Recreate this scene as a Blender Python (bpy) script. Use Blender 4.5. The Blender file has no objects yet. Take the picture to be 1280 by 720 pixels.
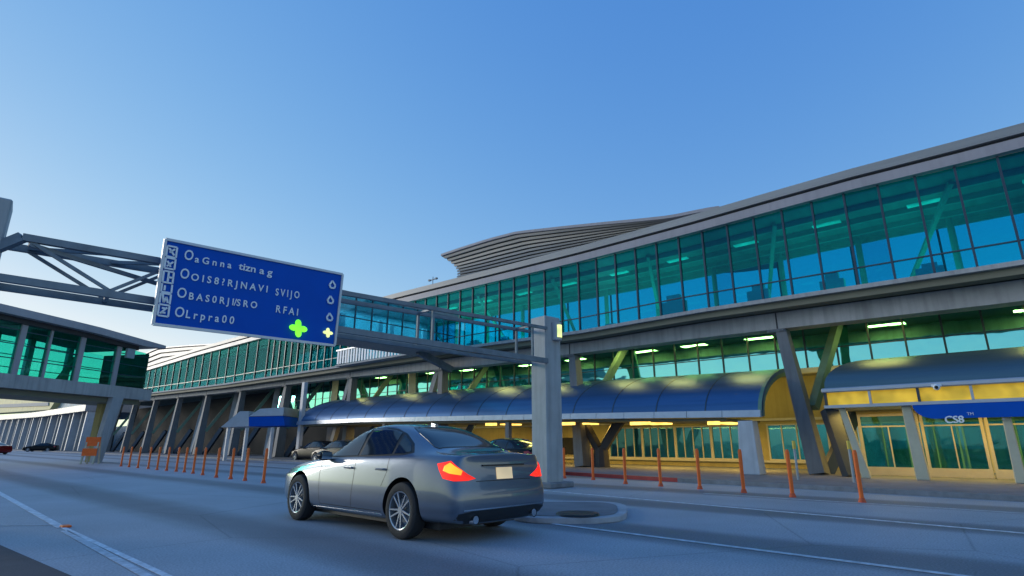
import bpy, bmesh, math, random
from mathutils import Vector, Matrix
from mathutils.bvhtree import BVHTree
random.seed(7)
R = math.radians
scene = bpy.context.scene
COL = scene.collection

# ------------------------------------------------------------------ camera
F, PITCH, HEAD, CAMZ = 700.0, 15.6, 48.0, 1.2
cam_d = bpy.data.cameras.new('camera'); cam = bpy.data.objects.new('camera', cam_d); COL.objects.link(cam)
cam.location = (0, 0, CAMZ); cam.rotation_euler = (R(90 + PITCH), 0, R(-HEAD))
cam_d.sensor_width = 36; cam_d.lens = F / 1280 * 36; cam_d.clip_end = 6000
scene.camera = cam
sh, ch = math.sin(R(HEAD)), math.cos(R(HEAD)); sp, cp = math.sin(R(PITCH)), math.cos(R(PITCH))

def ray(px, py):
    """viewing direction of a survey point measured on the photograph"""
    a, b = px - 640.0, 360.0 - py
    f = F * cp - b * sp; u = F * sp + b * cp
    return Vector((a * ch + f * sh, -a * sh + f * ch, u))
def PX(px, py, X):
    d = ray(px, py); t = X / d.x; return Vector((X, d.y * t, CAMZ + d.z * t))
def G(px, py, z=0.0):
    d = ray(px, py); t = (z - CAMZ) / d.z; return Vector((d.x * t, d.y * t, z))
def proj(P):
    d = Vector(P) - Vector((0, 0, CAMZ)); a = d.x * ch - d.y * sh; g_ = d.x * sh + d.y * ch
    f = g_ * cp + d.z * sp; b = -g_ * sp + d.z * cp; return (640 + F * a / f, 360 - F * b / f)
def PP(px, py, P0, n):
    """point on the vertical plane through P0 with normal n"""
    d = ray(px, py); c = Vector((0, 0, CAMZ)); t = (P0 - c).dot(n) / d.dot(n); return c + d * t

# ------------------------------------------------------------------ materials
def nt(name):
    m = bpy.data.materials.new(name); m.use_nodes = True
    return m, m.node_tree.nodes, m.node_tree.links, m.node_tree.nodes['Principled BSDF']
def pbr(name, col, rough=.5, metal=0, amt=.12, scale=3.0, bump=0.0, bscale=60.0, coat=0, stretch=(1, 1, 1), spec=.5, streak=0, rvar=.08):
    m, N, L, b = nt(name)
    tc = N.new('ShaderNodeTexCoord'); mp = N.new('ShaderNodeMapping'); mp.inputs['Scale'].default_value = stretch
    L.new(tc.outputs['Object'], mp.inputs['Vector'])
    n = N.new('ShaderNodeTexNoise'); n.inputs['Scale'].default_value = scale; n.inputs['Detail'].default_value = 6; n.inputs['Roughness'].default_value = .6
    L.new(mp.outputs['Vector'], n.inputs['Vector'])
    cr = N.new('ShaderNodeValToRGB')
    cr.color_ramp.elements[0].position = .3; cr.color_ramp.elements[1].position = .7
    cr.color_ramp.elements[0].color = tuple(c * (1 - amt) for c in col) + (1,)
    cr.color_ramp.elements[1].color = tuple(min(1, c * (1 + amt)) for c in col) + (1,)
    L.new(n.outputs['Fac'], cr.inputs['Fac'])
    last = cr.outputs['Color']
    if streak:
        mp2 = N.new('ShaderNodeMapping'); mp2.inputs['Scale'].default_value = (2.5, 2.5, .18)
        L.new(tc.outputs['Object'], mp2.inputs['Vector'])
        n2 = N.new('ShaderNodeTexNoise'); n2.inputs['Scale'].default_value = 2.2; n2.inputs['Detail'].default_value = 5
        L.new(mp2.outputs['Vector'], n2.inputs['Vector'])
        r2 = N.new('ShaderNodeMapRange'); r2.inputs['From Min'].default_value = .45; r2.inputs['From Max'].default_value = .75
        r2.inputs['To Min'].default_value = 1; r2.inputs['To Max'].default_value = 1 - streak
        L.new(n2.outputs['Fac'], r2.inputs['Value'])
        mx = N.new('ShaderNodeMix'); mx.data_type = 'RGBA'; mx.blend_type = 'MULTIPLY'; mx.inputs[0].default_value = 1
        L.new(last, mx.inputs[6]); L.new(r2.outputs['Result'], mx.inputs[7]); last = mx.outputs[2]
    L.new(last, b.inputs['Base Color'])
    rr = N.new('ShaderNodeMapRange'); rr.inputs['To Min'].default_value = max(0, rough - rvar); rr.inputs['To Max'].default_value = min(1, rough + rvar)
    L.new(n.outputs['Fac'], rr.inputs['Value']); L.new(rr.outputs['Result'], b.inputs['Roughness'])
    b.inputs['Metallic'].default_value = metal; b.inputs['Coat Weight'].default_value = coat; b.inputs['Coat Roughness'].default_value = .05
    b.inputs['Specular IOR Level'].default_value = spec
    if bump:
        n3 = N.new('ShaderNodeTexNoise'); n3.inputs['Scale'].default_value = bscale; n3.inputs['Detail'].default_value = 4
        L.new(mp.outputs['Vector'], n3.inputs['Vector'])
        bp = N.new('ShaderNodeBump'); bp.inputs['Strength'].default_value = bump; bp.inputs['Distance'].default_value = .02
        L.new(n3.outputs['Fac'], bp.inputs['Height']); L.new(bp.outputs['Normal'], b.inputs['Normal'])
    return m
def emis(name, col, st):
    m, N, L, b = nt(name)
    b.inputs['Base Color'].default_value = tuple(col) + (1,); b.inputs['Emission Color'].default_value = tuple(col) + (1,)
    tc = N.new('ShaderNodeTexCoord'); n = N.new('ShaderNodeTexNoise'); n.inputs['Scale'].default_value = 3; n.inputs['Detail'].default_value = 1
    L.new(tc.outputs['Object'], n.inputs['Vector'])
    mr = N.new('ShaderNodeMapRange'); mr.inputs['From Min'].default_value = .3; mr.inputs['From Max'].default_value = .7
    mr.inputs['To Min'].default_value = st * .6; mr.inputs['To Max'].default_value = st * 1.3
    L.new(n.outputs['Fac'], mr.inputs['Value']); L.new(mr.outputs['Result'], b.inputs['Emission Strength'])
    return m
def glass(name, tint, refl=(.8, .95, 1), f0=.12, wave=.02, fk=1.0):
    """flat tinted pane: lets tinted light through, mirrors the sky at a grazing angle"""
    m, N, L, b = nt(name); N.remove(b)
    out = N['Material Output']
    tr = N.new('ShaderNodeBsdfTransparent'); tr.inputs['Color'].default_value = tuple(tint) + (1,)
    gl = N.new('ShaderNodeBsdfGlossy'); gl.inputs['Color'].default_value = tuple(refl) + (1,); gl.inputs['Roughness'].default_value = .03
    lw = N.new('ShaderNodeFresnel'); ge = N.new('ShaderNodeNewGeometry')
    io = N.new('ShaderNodeMath'); io.operation = 'MULTIPLY_ADD'; io.inputs[1].default_value = 1 / 1.5 - 1.5; io.inputs[2].default_value = 1.5
    L.new(ge.outputs['Backfacing'], io.inputs[0]); L.new(io.outputs[0], lw.inputs['IOR'])
    ad = N.new('ShaderNodeMath'); ad.operation = 'MULTIPLY_ADD'; ad.inputs[1].default_value = fk; ad.inputs[2].default_value = f0; ad.use_clamp = True
    L.new(lw.outputs['Fac'], ad.inputs[0])
    tc = N.new('ShaderNodeTexCoord'); n = N.new('ShaderNodeTexNoise'); n.inputs['Scale'].default_value = .9; n.inputs['Detail'].default_value = 2
    L.new(tc.outputs['Object'], n.inputs['Vector'])
    bp = N.new('ShaderNodeBump'); bp.inputs['Strength'].default_value = wave; bp.inputs['Distance'].default_value = .3
    L.new(n.outputs['Fac'], bp.inputs['Height']); L.new(bp.outputs['Normal'], gl.inputs['Normal'])
    mx = N.new('ShaderNodeMixShader'); L.new(ad.outputs[0], mx.inputs[0]); L.new(tr.outputs[0], mx.inputs[1]); L.new(gl.outputs[0], mx.inputs[2])
    L.new(mx.outputs[0], out.inputs['Surface'])
    return m
def road_mat():
    m, N, L, b = nt('road_concrete')
    tc = N.new('ShaderNodeTexCoord')
    n1 = N.new('ShaderNodeTexNoise'); n1.inputs['Scale'].default_value = .35; n1.inputs['Detail'].default_value = 7; n1.inputs['Roughness'].default_value = .65
    L.new(tc.outputs['Object'], n1.inputs['Vector'])
    mp = N.new('ShaderNodeMapping'); mp.inputs['Scale'].default_value = (.8, .035, 1); mp.inputs['Rotation'].default_value = (0, 0, R(-1.5))
    L.new(tc.outputs['Object'], mp.inputs['Vector'])
    n2 = N.new('ShaderNodeTexNoise'); n2.inputs['Scale'].default_value = 1.0; n2.inputs['Detail'].default_value = 3
    L.new(mp.outputs['Vector'], n2.inputs['Vector'])
    n3 = N.new('ShaderNodeTexNoise'); n3.inputs['Scale'].default_value = 45; n3.inputs['Detail'].default_value = 4
    L.new(tc.outputs['Object'], n3.inputs['Vector'])
    # tyre-darkened lane centres: soft bands across x
    sx = N.new('ShaderNodeSeparateXYZ'); L.new(tc.outputs['Object'], sx.inputs[0])
    wob = N.new('ShaderNodeMath'); wob.operation = 'MULTIPLY_ADD'; wob.inputs[1].default_value = .9; L.new(n2.outputs['Fac'], wob.inputs[0]); L.new(sx.outputs['X'], wob.inputs[2])
    sc = N.new('ShaderNodeMath'); sc.operation = 'MULTIPLY'; sc.inputs[1].default_value = 2 * math.pi / 3.6; L.new(wob.outputs[0], sc.inputs[0])
    sn = N.new('ShaderNodeMath'); sn.operation = 'SINE'; L.new(sc.outputs[0], sn.inputs[0])
    mr = N.new('ShaderNodeMapRange'); mr.inputs['From Min'].default_value = .1; mr.inputs['From Max'].default_value = 1; mr.inputs['To Min'].default_value = 1; mr.inputs['To Max'].default_value = .5
    mr.interpolation_type = 'SMOOTHSTEP'
    L.new(sn.outputs[0], mr.inputs['Value'])
    cr = N.new('ShaderNodeValToRGB'); cr.color_ramp.elements[0].position = .32; cr.color_ramp.elements[1].position = .68
    cr.color_ramp.elements[0].color = (.30, .325, .36, 1); cr.color_ramp.elements[1].color = (.39, .42, .46, 1)
    L.new(n1.outputs['Fac'], cr.inputs['Fac'])
    m1 = N.new('ShaderNodeMix'); m1.data_type = 'RGBA'; m1.blend_type = 'MULTIPLY'; m1.inputs[0].default_value = 1
    L.new(cr.outputs['Color'], m1.inputs[6]); L.new(mr.outputs['Result'], m1.inputs[7])
    g = N.new('ShaderNodeMapRange'); g.inputs['From Min'].default_value = .3; g.inputs['From Max'].default_value = .7; g.inputs['To Min'].default_value = .68; g.inputs['To Max'].default_value = 1.28
    L.new(n3.outputs['Fac'], g.inputs['Value'])
    m2 = N.new('ShaderNodeMix'); m2.data_type = 'RGBA'; m2.blend_type = 'MULTIPLY'; m2.inputs[0].default_value = 1
    L.new(m1.outputs[2], m2.inputs[6]); L.new(g.outputs['Result'], m2.inputs[7])
    # hairline cracks / joints
    vo = N.new('ShaderNodeTexVoronoi'); vo.feature = 'DISTANCE_TO_EDGE'; vo.inputs['Scale'].default_value = .22
    nd = N.new('ShaderNodeMix'); nd.data_type = 'VECTOR'; nd.inputs[0].default_value = .04
    L.new(tc.outputs['Object'], nd.inputs[4]); L.new(n1.outputs['Color'], nd.inputs[5]); L.new(nd.outputs[1], vo.inputs['Vector'])
    vr = N.new('ShaderNodeMapRange'); vr.inputs['From Max'].default_value = .005; vr.inputs['To Min'].default_value = .72; vr.inputs['To Max'].default_value = 1
    L.new(vo.outputs['Distance'], vr.inputs['Value'])
    m3 = N.new('ShaderNodeMix'); m3.data_type = 'RGBA'; m3.blend_type = 'MULTIPLY'; m3.inputs[0].default_value = 1
    L.new(m2.outputs[2], m3.inputs[6]); L.new(vr.outputs['Result'], m3.inputs[7])
    L.new(m3.outputs[2], b.inputs['Base Color'])
    b.inputs['Roughness'].default_value = .62
    bp = N.new('ShaderNodeBump'); bp.inputs['Strength'].default_value = .25; bp.inputs['Distance'].default_value = .01
    L.new(n3.outputs['Fac'], bp.inputs['Height']); L.new(bp.outputs['Normal'], b.inputs['Normal'])
    return m

M = dict(
    road=road_mat(),
    ground=pbr('ground_soil', (.14, .15, .16), .9, amt=.3, scale=.05),
    darksheet=pbr('dark_sheet', (.05, .055, .065), .8, amt=.3, scale=2, bump=.4),
    paint=pbr('road_paint', (.62, .66, .70), .7, amt=.35, scale=9),
    wornpaint=pbr('worn_paint', (.50, .54, .58), .8, amt=.3, scale=9),
    island=pbr('island_concrete', (.36, .38, .41), .8, amt=.2, scale=3, bump=.2),
    kerb=pbr('kerb_concrete', (.20, .21, .225), .8, amt=.25, scale=3, bump=.2),
    walk=pbr('sidewalk', (.17, .18, .2), .8, amt=.2, scale=1.5, bump=.2),
    redpaint=pbr('red_kerb_paint', (.42, .05, .04), .7, amt=.2),
    conc=pbr('beam_concrete', (.40, .40, .39), .75, amt=.14, scale=.8, streak=.25, bump=.15, bscale=20),
    column=pbr('column_concrete', (.17, .18, .19), .7, amt=.12, scale=1.2, streak=.2, bump=.15, bscale=25),
    palecol=pbr('pale_column', (.50, .53, .57), .55, amt=.1, scale=2, streak=.15),
    fascia=pbr('fascia_metal', (.36, .34, .36), .45, amt=.08, scale=.6, streak=.12),
    roof=pbr('roof_metal', (.33, .33, .32), .5, metal=.2, amt=.14, scale=.8, stretch=(1, .2, 3)),
    darkroof=pbr('dark_gap', (.05, .05, .055), .7),
    mull=pbr('mullion_metal', (.035, .06, .09), .4, metal=.2, amt=.1),
    soffit=pbr('soffit_panel', (.18, .18, .13), .7, amt=.1, scale=.8),
    ceil=pbr('interior_ceiling', (.42, .46, .40), .7, amt=.2, scale=.5, stretch=(.2, 3, 1)),
    ceilbeam=pbr('ceiling_beam', (.55, .6, .5), .6),
    strut=pbr('green_strut', (.12, .22, .16), .5, amt=.15),
    teal=pbr('teal_sky_screen', (.05, .16, .16), .7, amt=.3, scale=.6, stretch=(1, 3, .3)),
    palepanel=pbr('pale_blue_panel', (.40, .62, .70), .6, amt=.3, scale=.8, stretch=(1, 1, .3)),
    lampwhite=emis('gallery_lamp_light', (.8, 1, .7), .3),
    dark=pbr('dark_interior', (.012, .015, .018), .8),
    tan=pbr('tan_wall', (.38, .32, .12), .75, amt=.14, scale=.9, streak=.15),
    cream=pbr('cream_frame', (.50, .48, .36), .55, amt=.1, scale=2),
    canopy=pbr('canopy_metal', (.05, .14, .30), .42, metal=.55, amt=.25, scale=.7, stretch=(3, .12, 3)),
    canopyb=pbr('canopy_dark_metal', (.10, .17, .20), .42, metal=.6, amt=.2, scale=.7, stretch=(3, .12, 3)),
    gutter=pbr('gutter_metal', (.44, .48, .55), .35, metal=.4, amt=.08),
    bluesign=pbr('blue_sign', (.003, .09, .50), .6, amt=.06, scale=1.5, spec=.12),
    white=pbr('white_lettering', (.80, .84, .88), .5, amt=.08, scale=8),
    steel=pbr('gantry_steel', (.17, .21, .25), .5, metal=.3, amt=.2, scale=3, streak=.15),
    pole=pbr('pole_paint', (.38, .40, .41), .55, amt=.12, scale=1.5, streak=.25),
    orange=pbr('orange_plastic', (1, .15, .015), .5, amt=.12, scale=6),
    orangedark=pbr('bollard_base', (.70, .10, .03), .6),
    yellow=pbr('yellow_reflector', (.7, .5, .08), .5),
    tyre=pbr('tyre_rubber', (.018, .018, .02), .75, bump=.3, bscale=40),
    rim=pbr('alloy', (.42, .45, .50), .3, metal=.8, amt=.06),
    blackp=pbr('black_plastic', (.012, .013, .015), .45),
    chrome=pbr('chrome', (.6, .63, .68), .15, metal=1, amt=.03),
    carglass=pbr('tinted_car_glass', (.010, .018, .026), .08, amt=.1, coat=.15, spec=.5, rvar=.02),
    palewall=pbr('pale_yellow_wall', (.80, .68, .30), .7, amt=.15, scale=.2),
    whitewall=pbr('white_wall', (.5, .56, .54), .7, amt=.3, scale=.3),
    platecream=emis('lit_plate', (.9, .66, .36), .30),
    lampred=emis('lit_tail_lamp', (1, .02, .008), .7),
    lampamber=emis('lit_amber_lamp', (1, .36, .02), .9),
    warm=emis('warm_strip_light', (1, .60, .12), 1.4),
    warmdim=emis('warm_lit_panel', (1, .62, .05), .2),
    green=emis('green_lamp', (.16, 1, .03), .9),
    paleyel=emis('yellow_lamp', (.9, 1, .35), .6),
    glass_up=glass('ribbon_glass', (.05, .71, .79), (.15, .50, .66), .02),
    glass_up_b=glass('ribbon_glass_paler', (.10, .77, .84), (.16, .54, .68), .03),
    glass_up_c=glass('ribbon_glass_deeper', (.035, .63, .73), (.15, .48, .64), .02, .04),
    glass_back=glass('rear_glass', (.7, .96, 1), (.6, .9, 1), .0),
    glass_low=glass('clerestory_glass', (.08, .42, .34), (.34, 1, .98), .62, .03),
    glass_br=glass('bridge_glass', (.26, .84, .72), (.3, .8, .7), .06),
    glass_dr=glass('door_glass', (.42, .78, .80), (.30, .60, .60), .04),
    glass_wk=glass('walkway_glass', (.22, .66, .80), (.4, .8, .95), .05),
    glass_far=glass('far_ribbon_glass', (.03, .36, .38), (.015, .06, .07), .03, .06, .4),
)
def carpaint(name, col, metal=.6, coat=1):
    m = pbr(name, col, .28, metal=metal, amt=.02, scale=.8, coat=coat, rvar=.0)
    return m
M['silver'] = carpaint('grey_car_paint', (.12, .155, .215))
M['carblack'] = carpaint('black_car_paint', (.006, .007, .010), 0, .12)
for nd_ in M['carblack'].node_tree.nodes:
    if nd_.type == 'BSDF_PRINCIPLED':
        nd_.inputs['Specular IOR Level'].default_value = .15; nd_.inputs['Coat Weight'].default_value = .03
M['carred'] = carpaint('red_car_paint', (.35, .012, .012))
M['carwhite'] = carpaint('white_car_paint', (.5, .52, .55))

# ------------------------------------------------------------------ mesh helpers
class MB:
    def __init__(s): s.bm = bmesh.new()
    def face(s, pts):
        return s.bm.faces.new([s.bm.verts.new(p) for p in pts])
    def hexa(s, p):          # 8 points: bottom 4 ccw, top 4 ccw
        v = [s.bm.verts.new(q) for q in p]
        for f in ((3, 2, 1, 0), (4, 5, 6, 7), (0, 1, 5, 4), (1, 2, 6, 5), (2, 3, 7, 6), (3, 0, 4, 7)):
            s.bm.faces.new([v[i] for i in f])
        return s
    def box(s, lo, hi):
        (a, b, c), (d, e, f) = lo, hi
        return s.hexa([(a, b, c), (d, b, c), (d, e, c), (a, e, c), (a, b, f), (d, b, f), (d, e, f), (a, e, f)])
    def bar(s, p0, p1, w, h, up=(0, 0, 1), w1=None, h1=None):
        p0, p1 = Vector(p0), Vector(p1); d = (p1 - p0).normalized(); up = Vector(up)
        if abs(d.dot(up)) > .98: up = Vector((0, 1, 0))
        sx = d.cross(up).normalized(); sz = sx.cross(d).normalized()
        w1 = w if w1 is None else w1; h1 = h if h1 is None else h1
        q = []
        for P, ww, hh in ((p0, w, h), (p1, w1, h1)):
            for a, b in ((-1, -1), (1, -1), (1, 1), (-1, 1)): q.append(P + sx * a * ww / 2 + sz * b * hh / 2)
        return s.hexa(q)
    def tube(s, p0, p1, r, r1=None, n=12, caps=True):
        p0, p1 = Vector(p0), Vector(p1); d = (p1 - p0); r1 = r if r1 is None else r1
        m = Matrix.Translation((p0 + p1) / 2) @ d.to_track_quat('Z', 'Y').to_matrix().to_4x4()
        bmesh.ops.create_cone(s.bm, cap_ends=caps, segments=n, radius1=r, radius2=r1, depth=d.length, matrix=m)
        return s
    def loft(s, rows, close=False):
        V = [[s.bm.verts.new(p) for p in r] for r in rows]
        for i in range(len(V) - 1):
            a, b = V[i], V[i + 1]; n = len(a)
            for j in range(n if close else n - 1):
                k = (j + 1) % n; s.bm.faces.new((a[j], a[k], b[k], b[j]))
        return V
    def strip(s, rowA, rowB, th):
        """solid sheet between two rows of points, thickened by vector th"""
        th = Vector(th)
        for i in range(len(rowA) - 1):
            a, b, c, d = [Vector(p) for p in (rowA[i], rowA[i + 1], rowB[i + 1], rowB[i])]
            s.hexa([a, b, c, d, a + th, b + th, c + th, d + th])
        return s
    def prism(s, pts, ext):
        ext = Vector(ext); pts = [Vector(p) for p in pts]
        a = [s.bm.verts.new(p) for p in pts]; b = [s.bm.verts.new(p + ext) for p in pts]
        s.bm.faces.new(list(reversed(a))); s.bm.faces.new(b)
        for i in range(len(a)):
            j = (i + 1) % len(a); s.bm.faces.new((a[i], a[j], b[j], b[i]))
        return s
    def lathe(s, prof, n=32, axis='X', at=(0, 0, 0)):
        rows = []
        for k in range(n):
            t = 2 * math.pi * k / n; row = []
            for (r, h) in prof:
                if axis == 'X': p = (h, r * math.cos(t), r * math.sin(t))
                else: p = (r * math.cos(t), r * math.sin(t), h)
                row.append(Vector(p) + Vector(at))
            rows.append(row)
        V = [[s.bm.verts.new(p) for p in r] for r in rows]
        for i in range(n):
            a, b = V[i], V[(i + 1) % n]
            for j in range(len(prof) - 1): s.bm.faces.new((a[j], b[j], b[j + 1], a[j + 1]))
        return s
    def build(s, name, mat, parent=None, world=True, smooth=False, bevel=0):
        if bevel: 
            bmesh.ops.bevel(s.bm, geom=s.bm.edges[:], offset=bevel, segments=1, affect='EDGES', clamp_overlap=True)
        bmesh.ops.recalc_face_normals(s.bm, faces=s.bm.faces[:])
        me = bpy.data.meshes.new(name); 
        if parent is not None and world:
            o = root_loc(parent); 
            for v in s.bm.verts: v.co -= o
        s.bm.to_mesh(me); s.bm.free()
        if not isinstance(mat, (list, tuple)): mat = [mat]
        for m in mat: me.materials.append(m)
        if smooth:
            me.polygons.foreach_set('use_smooth', [True] * len(me.polygons))
            if smooth != 'all': me.set_sharp_from_angle(angle=R(35))
        ob = bpy.data.objects.new(name, me); COL.objects.link(ob)
        if parent is not None: ob.parent = parent
        return ob
def root_loc(o):
    while o.parent: o = o.parent
    return Vector(o.location)
def tag(o, label=None, cat=None, group=None, kind=None):
    if label: o['label'] = label
    if cat: o['category'] = cat
    if group: o['group'] = group
    if kind: o['kind'] = kind
    return o
def thing(name, label, cat, loc=(0, 0, 0), rz=0, group=None):
    o = bpy.data.objects.new(name, None); COL.objects.link(o); o.location = loc; o.rotation_euler = (0, 0, rz)
    o.empty_display_size = .2
    return tag(o, label, cat, group)
def dup(root, loc, rz, label):
    def cp_(o, par):
        c = o.copy(); COL.objects.link(c); c.parent = par
        for k in kids(o): cp_(k, c)
        return c
    r = cp_(root, None); r.location = loc; r.rotation_euler = (0, 0, rz); r['label'] = label
    return r
def kids(o): return [x for x in list(bpy.data.objects) if x.parent == o]
def struct(mb, name, mat, **k):
    o = mb.build(name, mat, **k); o['kind'] = 'structure'; return o
def text_mesh(body, size, mat, name, parent, origin, xdir, up, depth=.01, spacing=1.0, xscale=1.0, bold=0.0):
    """lettering standing on the plane given by xdir, up (world), as a mesh"""
    cu = bpy.data.curves.new('t', 'FONT'); cu.body = body; cu.size = size; cu.extrude = depth; cu.space_character = spacing; cu.offset = bold; cu.resolution_u = 3
    ob = bpy.data.objects.new('t', cu); COL.objects.link(ob)
    dg = bpy.context.evaluated_depsgraph_get(); me = bpy.data.meshes.new_from_object(ob.evaluated_get(dg))
    bpy.data.objects.remove(ob)
    x = Vector(xdir).normalized(); u = Vector(up).normalized(); n = x.cross(u)
    o = Vector(origin)
    for v in me.vertices:
        c = v.co.copy(); v.co = o + x * c.x * xscale + u * c.y + n * c.z
    me.name = name
    if parent is not None:
        rl = root_loc(parent)
        for v in me.vertices: v.co -= rl
    me.materials.clear(); me.materials.append(mat)
    ob = bpy.data.objects.new(name, me); COL.objects.link(ob); ob.parent = parent
    return ob

# ------------------------------------------------------------------ ground, road, markings
g = MB(); g.box((-3000, -3000, -1.0), (3000, 3000, -.02)); struct(g, 'ground', M['ground'])
def sheet(pts, z, name, mat):
    m = MB(); m.prism([(p[0], p[1], z - .003) for p in pts], (0, 0, .003)); return struct(m, name, mat)
m = MB(); m.prism([(-30, -40, -.02), (32, -40, -.02), (32, 420, -.02), (-30, 420, -.02)], (0, 0, .02)); struct(m, 'road', M['road'])
# darker sheet over the corner at the bottom left of the view
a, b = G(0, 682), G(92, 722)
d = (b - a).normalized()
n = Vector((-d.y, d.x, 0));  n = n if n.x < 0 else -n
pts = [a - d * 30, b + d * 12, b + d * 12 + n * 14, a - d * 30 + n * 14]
sheet(pts, .008, 'dark_corner_sheet', M['darksheet'])
def line(pa, pb, w, name='road_line', mat='paint', z=.008, ext=(0, 0)):
    a, b = Vector((pa.x, pa.y, 0)), Vector((pb.x, pb.y, 0)); d = (b - a).normalized(); n = Vector((-d.y, d.x, 0)) * w / 2
    a -= d * ext[0]; b += d * ext[1]
    return sheet([a - n, b - n, b + n, a + n], z, name, M[mat])
line(G(0, 617), G(77, 660), .12, ext=(40, 0))
line(G(77, 659), G(222, 727), .07, ext=(0, 3))
line(G(80, 664), G(186, 722), .09, mat='wornpaint', ext=(0, 3))
line(G(-60, 658), G(72, 657), .04, mat='wornpaint', z=.012)
line(G(690, 655), G(1190, 719), .10, mat='wornpaint', ext=(0, 6))
line(G(820, 626), G(1280, 667), .10, ext=(30, 8))
line(G(880, 617), G(1280, 642), .09, mat='wornpaint', ext=(0, 8))
m = MB(); q = G(82, 659); m.box((q.x - .06, q.y - .09, 0), (q.x + .06, q.y + .09, .03)); tag(m.build('road_stud', M['orange'], bevel=.01), 'small orange road stud where the left lane line splits in two', 'road stud')

# pavement along the terminal: a kerb that is a real step
kp = [Vector(p) for p in ((16.4, -40), (16.9, 0), (18.3, 10), (20.3, 20), (20.6, 40), (20.6, 200))]
m = MB()
for i in range(len(kp) - 1):
    a, b = kp[i], kp[i + 1]
    m.hexa([(a.x + .15, a.y, 0), (60, a.y, 0), (60, b.y, 0), (b.x + .15, b.y, 0), (a.x + .15, a.y, .11), (60, a.y, .11), (60, b.y, .11), (b.x + .15, b.y, .11)])
struct(m, 'pavement', M['walk'])
def kerb_run(pts, name, mat, z=.125, w=.15):
    m = MB()
    for i in range(len(pts) - 1):
        a, b = pts[i], pts[i + 1]
        m.hexa([(a[0], a[1], 0), (a[0] + w - .002, a[1], 0), (b[0] + w - .002, b[1], 0), (b[0], b[1], 0), (a[0], a[1], z), (a[0] + w - .002, a[1], z), (b[0] + w - .002, b[1], z), (b[0], b[1], z)])
    return struct(m, name, mat)
kerb_run([(16.4, -40), (16.9, 0), (18.16, 9)], 'kerb', M['kerb'])
kerb_run([(18.16, 9.001), (18.3, 10), (20.1, 19)], 'red_kerb', M['redpaint'])
kerb_run([(20.1, 19.001), (20.3, 20), (20.6, 40), (20.6, 200)], 'kerb', M['kerb'])
# red painted strip on the road at the foot of the kerb
# concrete island at the foot of the gantry post
c0 = G(705, 640); c0 = Vector((c0.x, c0.y))
POLE = G(685, 609)
def isl(z, k=1.0):
    out = []
    for i in range(32):
        t = 2 * math.pi * i / 32; dx, dy = math.cos(t), math.sin(t)
        q = G(712 + 72 * k * math.copysign(abs(dx) ** .6, dx), 643.5 + 11.5 * k * math.copysign(abs(dy) ** .6, dy)); out.append((q.x, q.y, z))
    return out
m = MB(); m.prism(isl(0), (0, 0, .09)); struct(m, 'island_kerb', M['island'], bevel=.012)
m = MB(); m.prism(isl(.09, .84), (0, 0, .010)); struct(m, 'island_top', M['walk'])
q = G(722, 643, .10)
m = MB(); m.tube((q.x, q.y, .102), (q.x, q.y, .125), .36, .34, n=24)
mh = m.build('manhole_cover', M['blackp']); tag(mh, 'dark round cover on the pale concrete island behind the sedan', 'manhole cover')

# ------------------------------------------------------------------ terminal building
T = thing('terminal_building', 'long glass fronted terminal with a ribbon of blue green windows above grey beam', 'building', (24, 20, 0))
XG, XB, XC, XW = 24.0, 24.7, 28.0, 29.2
def prof(pts, X):            # measured edge -> height as a function of distance along the building
    P = sorted((PX(a, b, X).y, PX(a, b, X).z) for a, b in pts)
    def f(y):
        if y <= P[0][0]: return P[0][1]
        for (a, za), (b, zb) in zip(P, P[1:]):
            if y <= b: return za + (zb - za) * (y - a) / (b - a)
        return P[-1][1]
    return f
z_gt = prof([(1280, 188), (1047, 244), (873, 291), (740, 325), (600, 358), (500, 381), (327, 424), (250, 444), (190, 462)], XG)
z_gb = prof([(1280, 327), (860, 390), (722, 415), (600, 431), (430, 457), (280, 480), (180, 492)], XG)
z_bb = prof([(1280, 376), (860, 424), (735, 440), (600, 457), (430, 472), (280, 491), (170, 502)], XB)
Y0, Y1 = -16.0, 112.0
ys = [Y0]
while ys[-1] < 52: ys.append(ys[-1] + 1.17)
while ys[-1] < Y1: ys.append(ys[-1] + 2.34)
YE = ys[-1]
def zl(y): return z_gt(y) if y > -1 else z_gt(-1)
coarse = [Y0 + (YE - Y0) * k / 40 for k in range(41)]
ENDZ = 7
# ribbon bays
for i in range(len(ys) - 1):
    a, b = ys[i], ys[i + 1]
    far = a > 52
    ta, tb, ba, bb = z_gt(a), z_gt(b), z_gb(a), z_gb(b)
    w = .05 if far else .07
    m = MB()
    m.hexa([(XG - .07, a - w / 2, ba), (XG + .05, a - w / 2, ba), (XG + .05, a + w / 2, ba), (XG - .07, a + w / 2, ba), (XG - .07, a - w / 2, ta - .01), (XG + .05, a - w / 2, ta - .01), (XG + .05, a + w / 2, ta - .01), (XG - .07, a + w / 2, ta - .01)])
    tz = lambda y: z_gb(y) + .72
    m.bar((XG - .01, a + w / 2, tz(a)), (XG - .01, b - w / 2, tz(b)), .06, .05)
    fr = m.build('ribbon_window', M['mull'], T)
    m = MB(); m.hexa([(XG + .012, a + w / 2, ba), (XG + .032, a + w / 2, ba), (XG + .032, b - w / 2, bb), (XG + .012, b - w / 2, bb), (XG + .012, a + w / 2, ta - .01), (XG + .032, a + w / 2, ta - .01), (XG + .032, b - w / 2, tb - .01), (XG + .012, b - w / 2, tb - .01)])
    m.build('pane', M['glass_far'] if a > 36 else M[random.choice(('glass_up', 'glass_up', 'glass_up_b', 'glass_up_c'))], fr)
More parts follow.
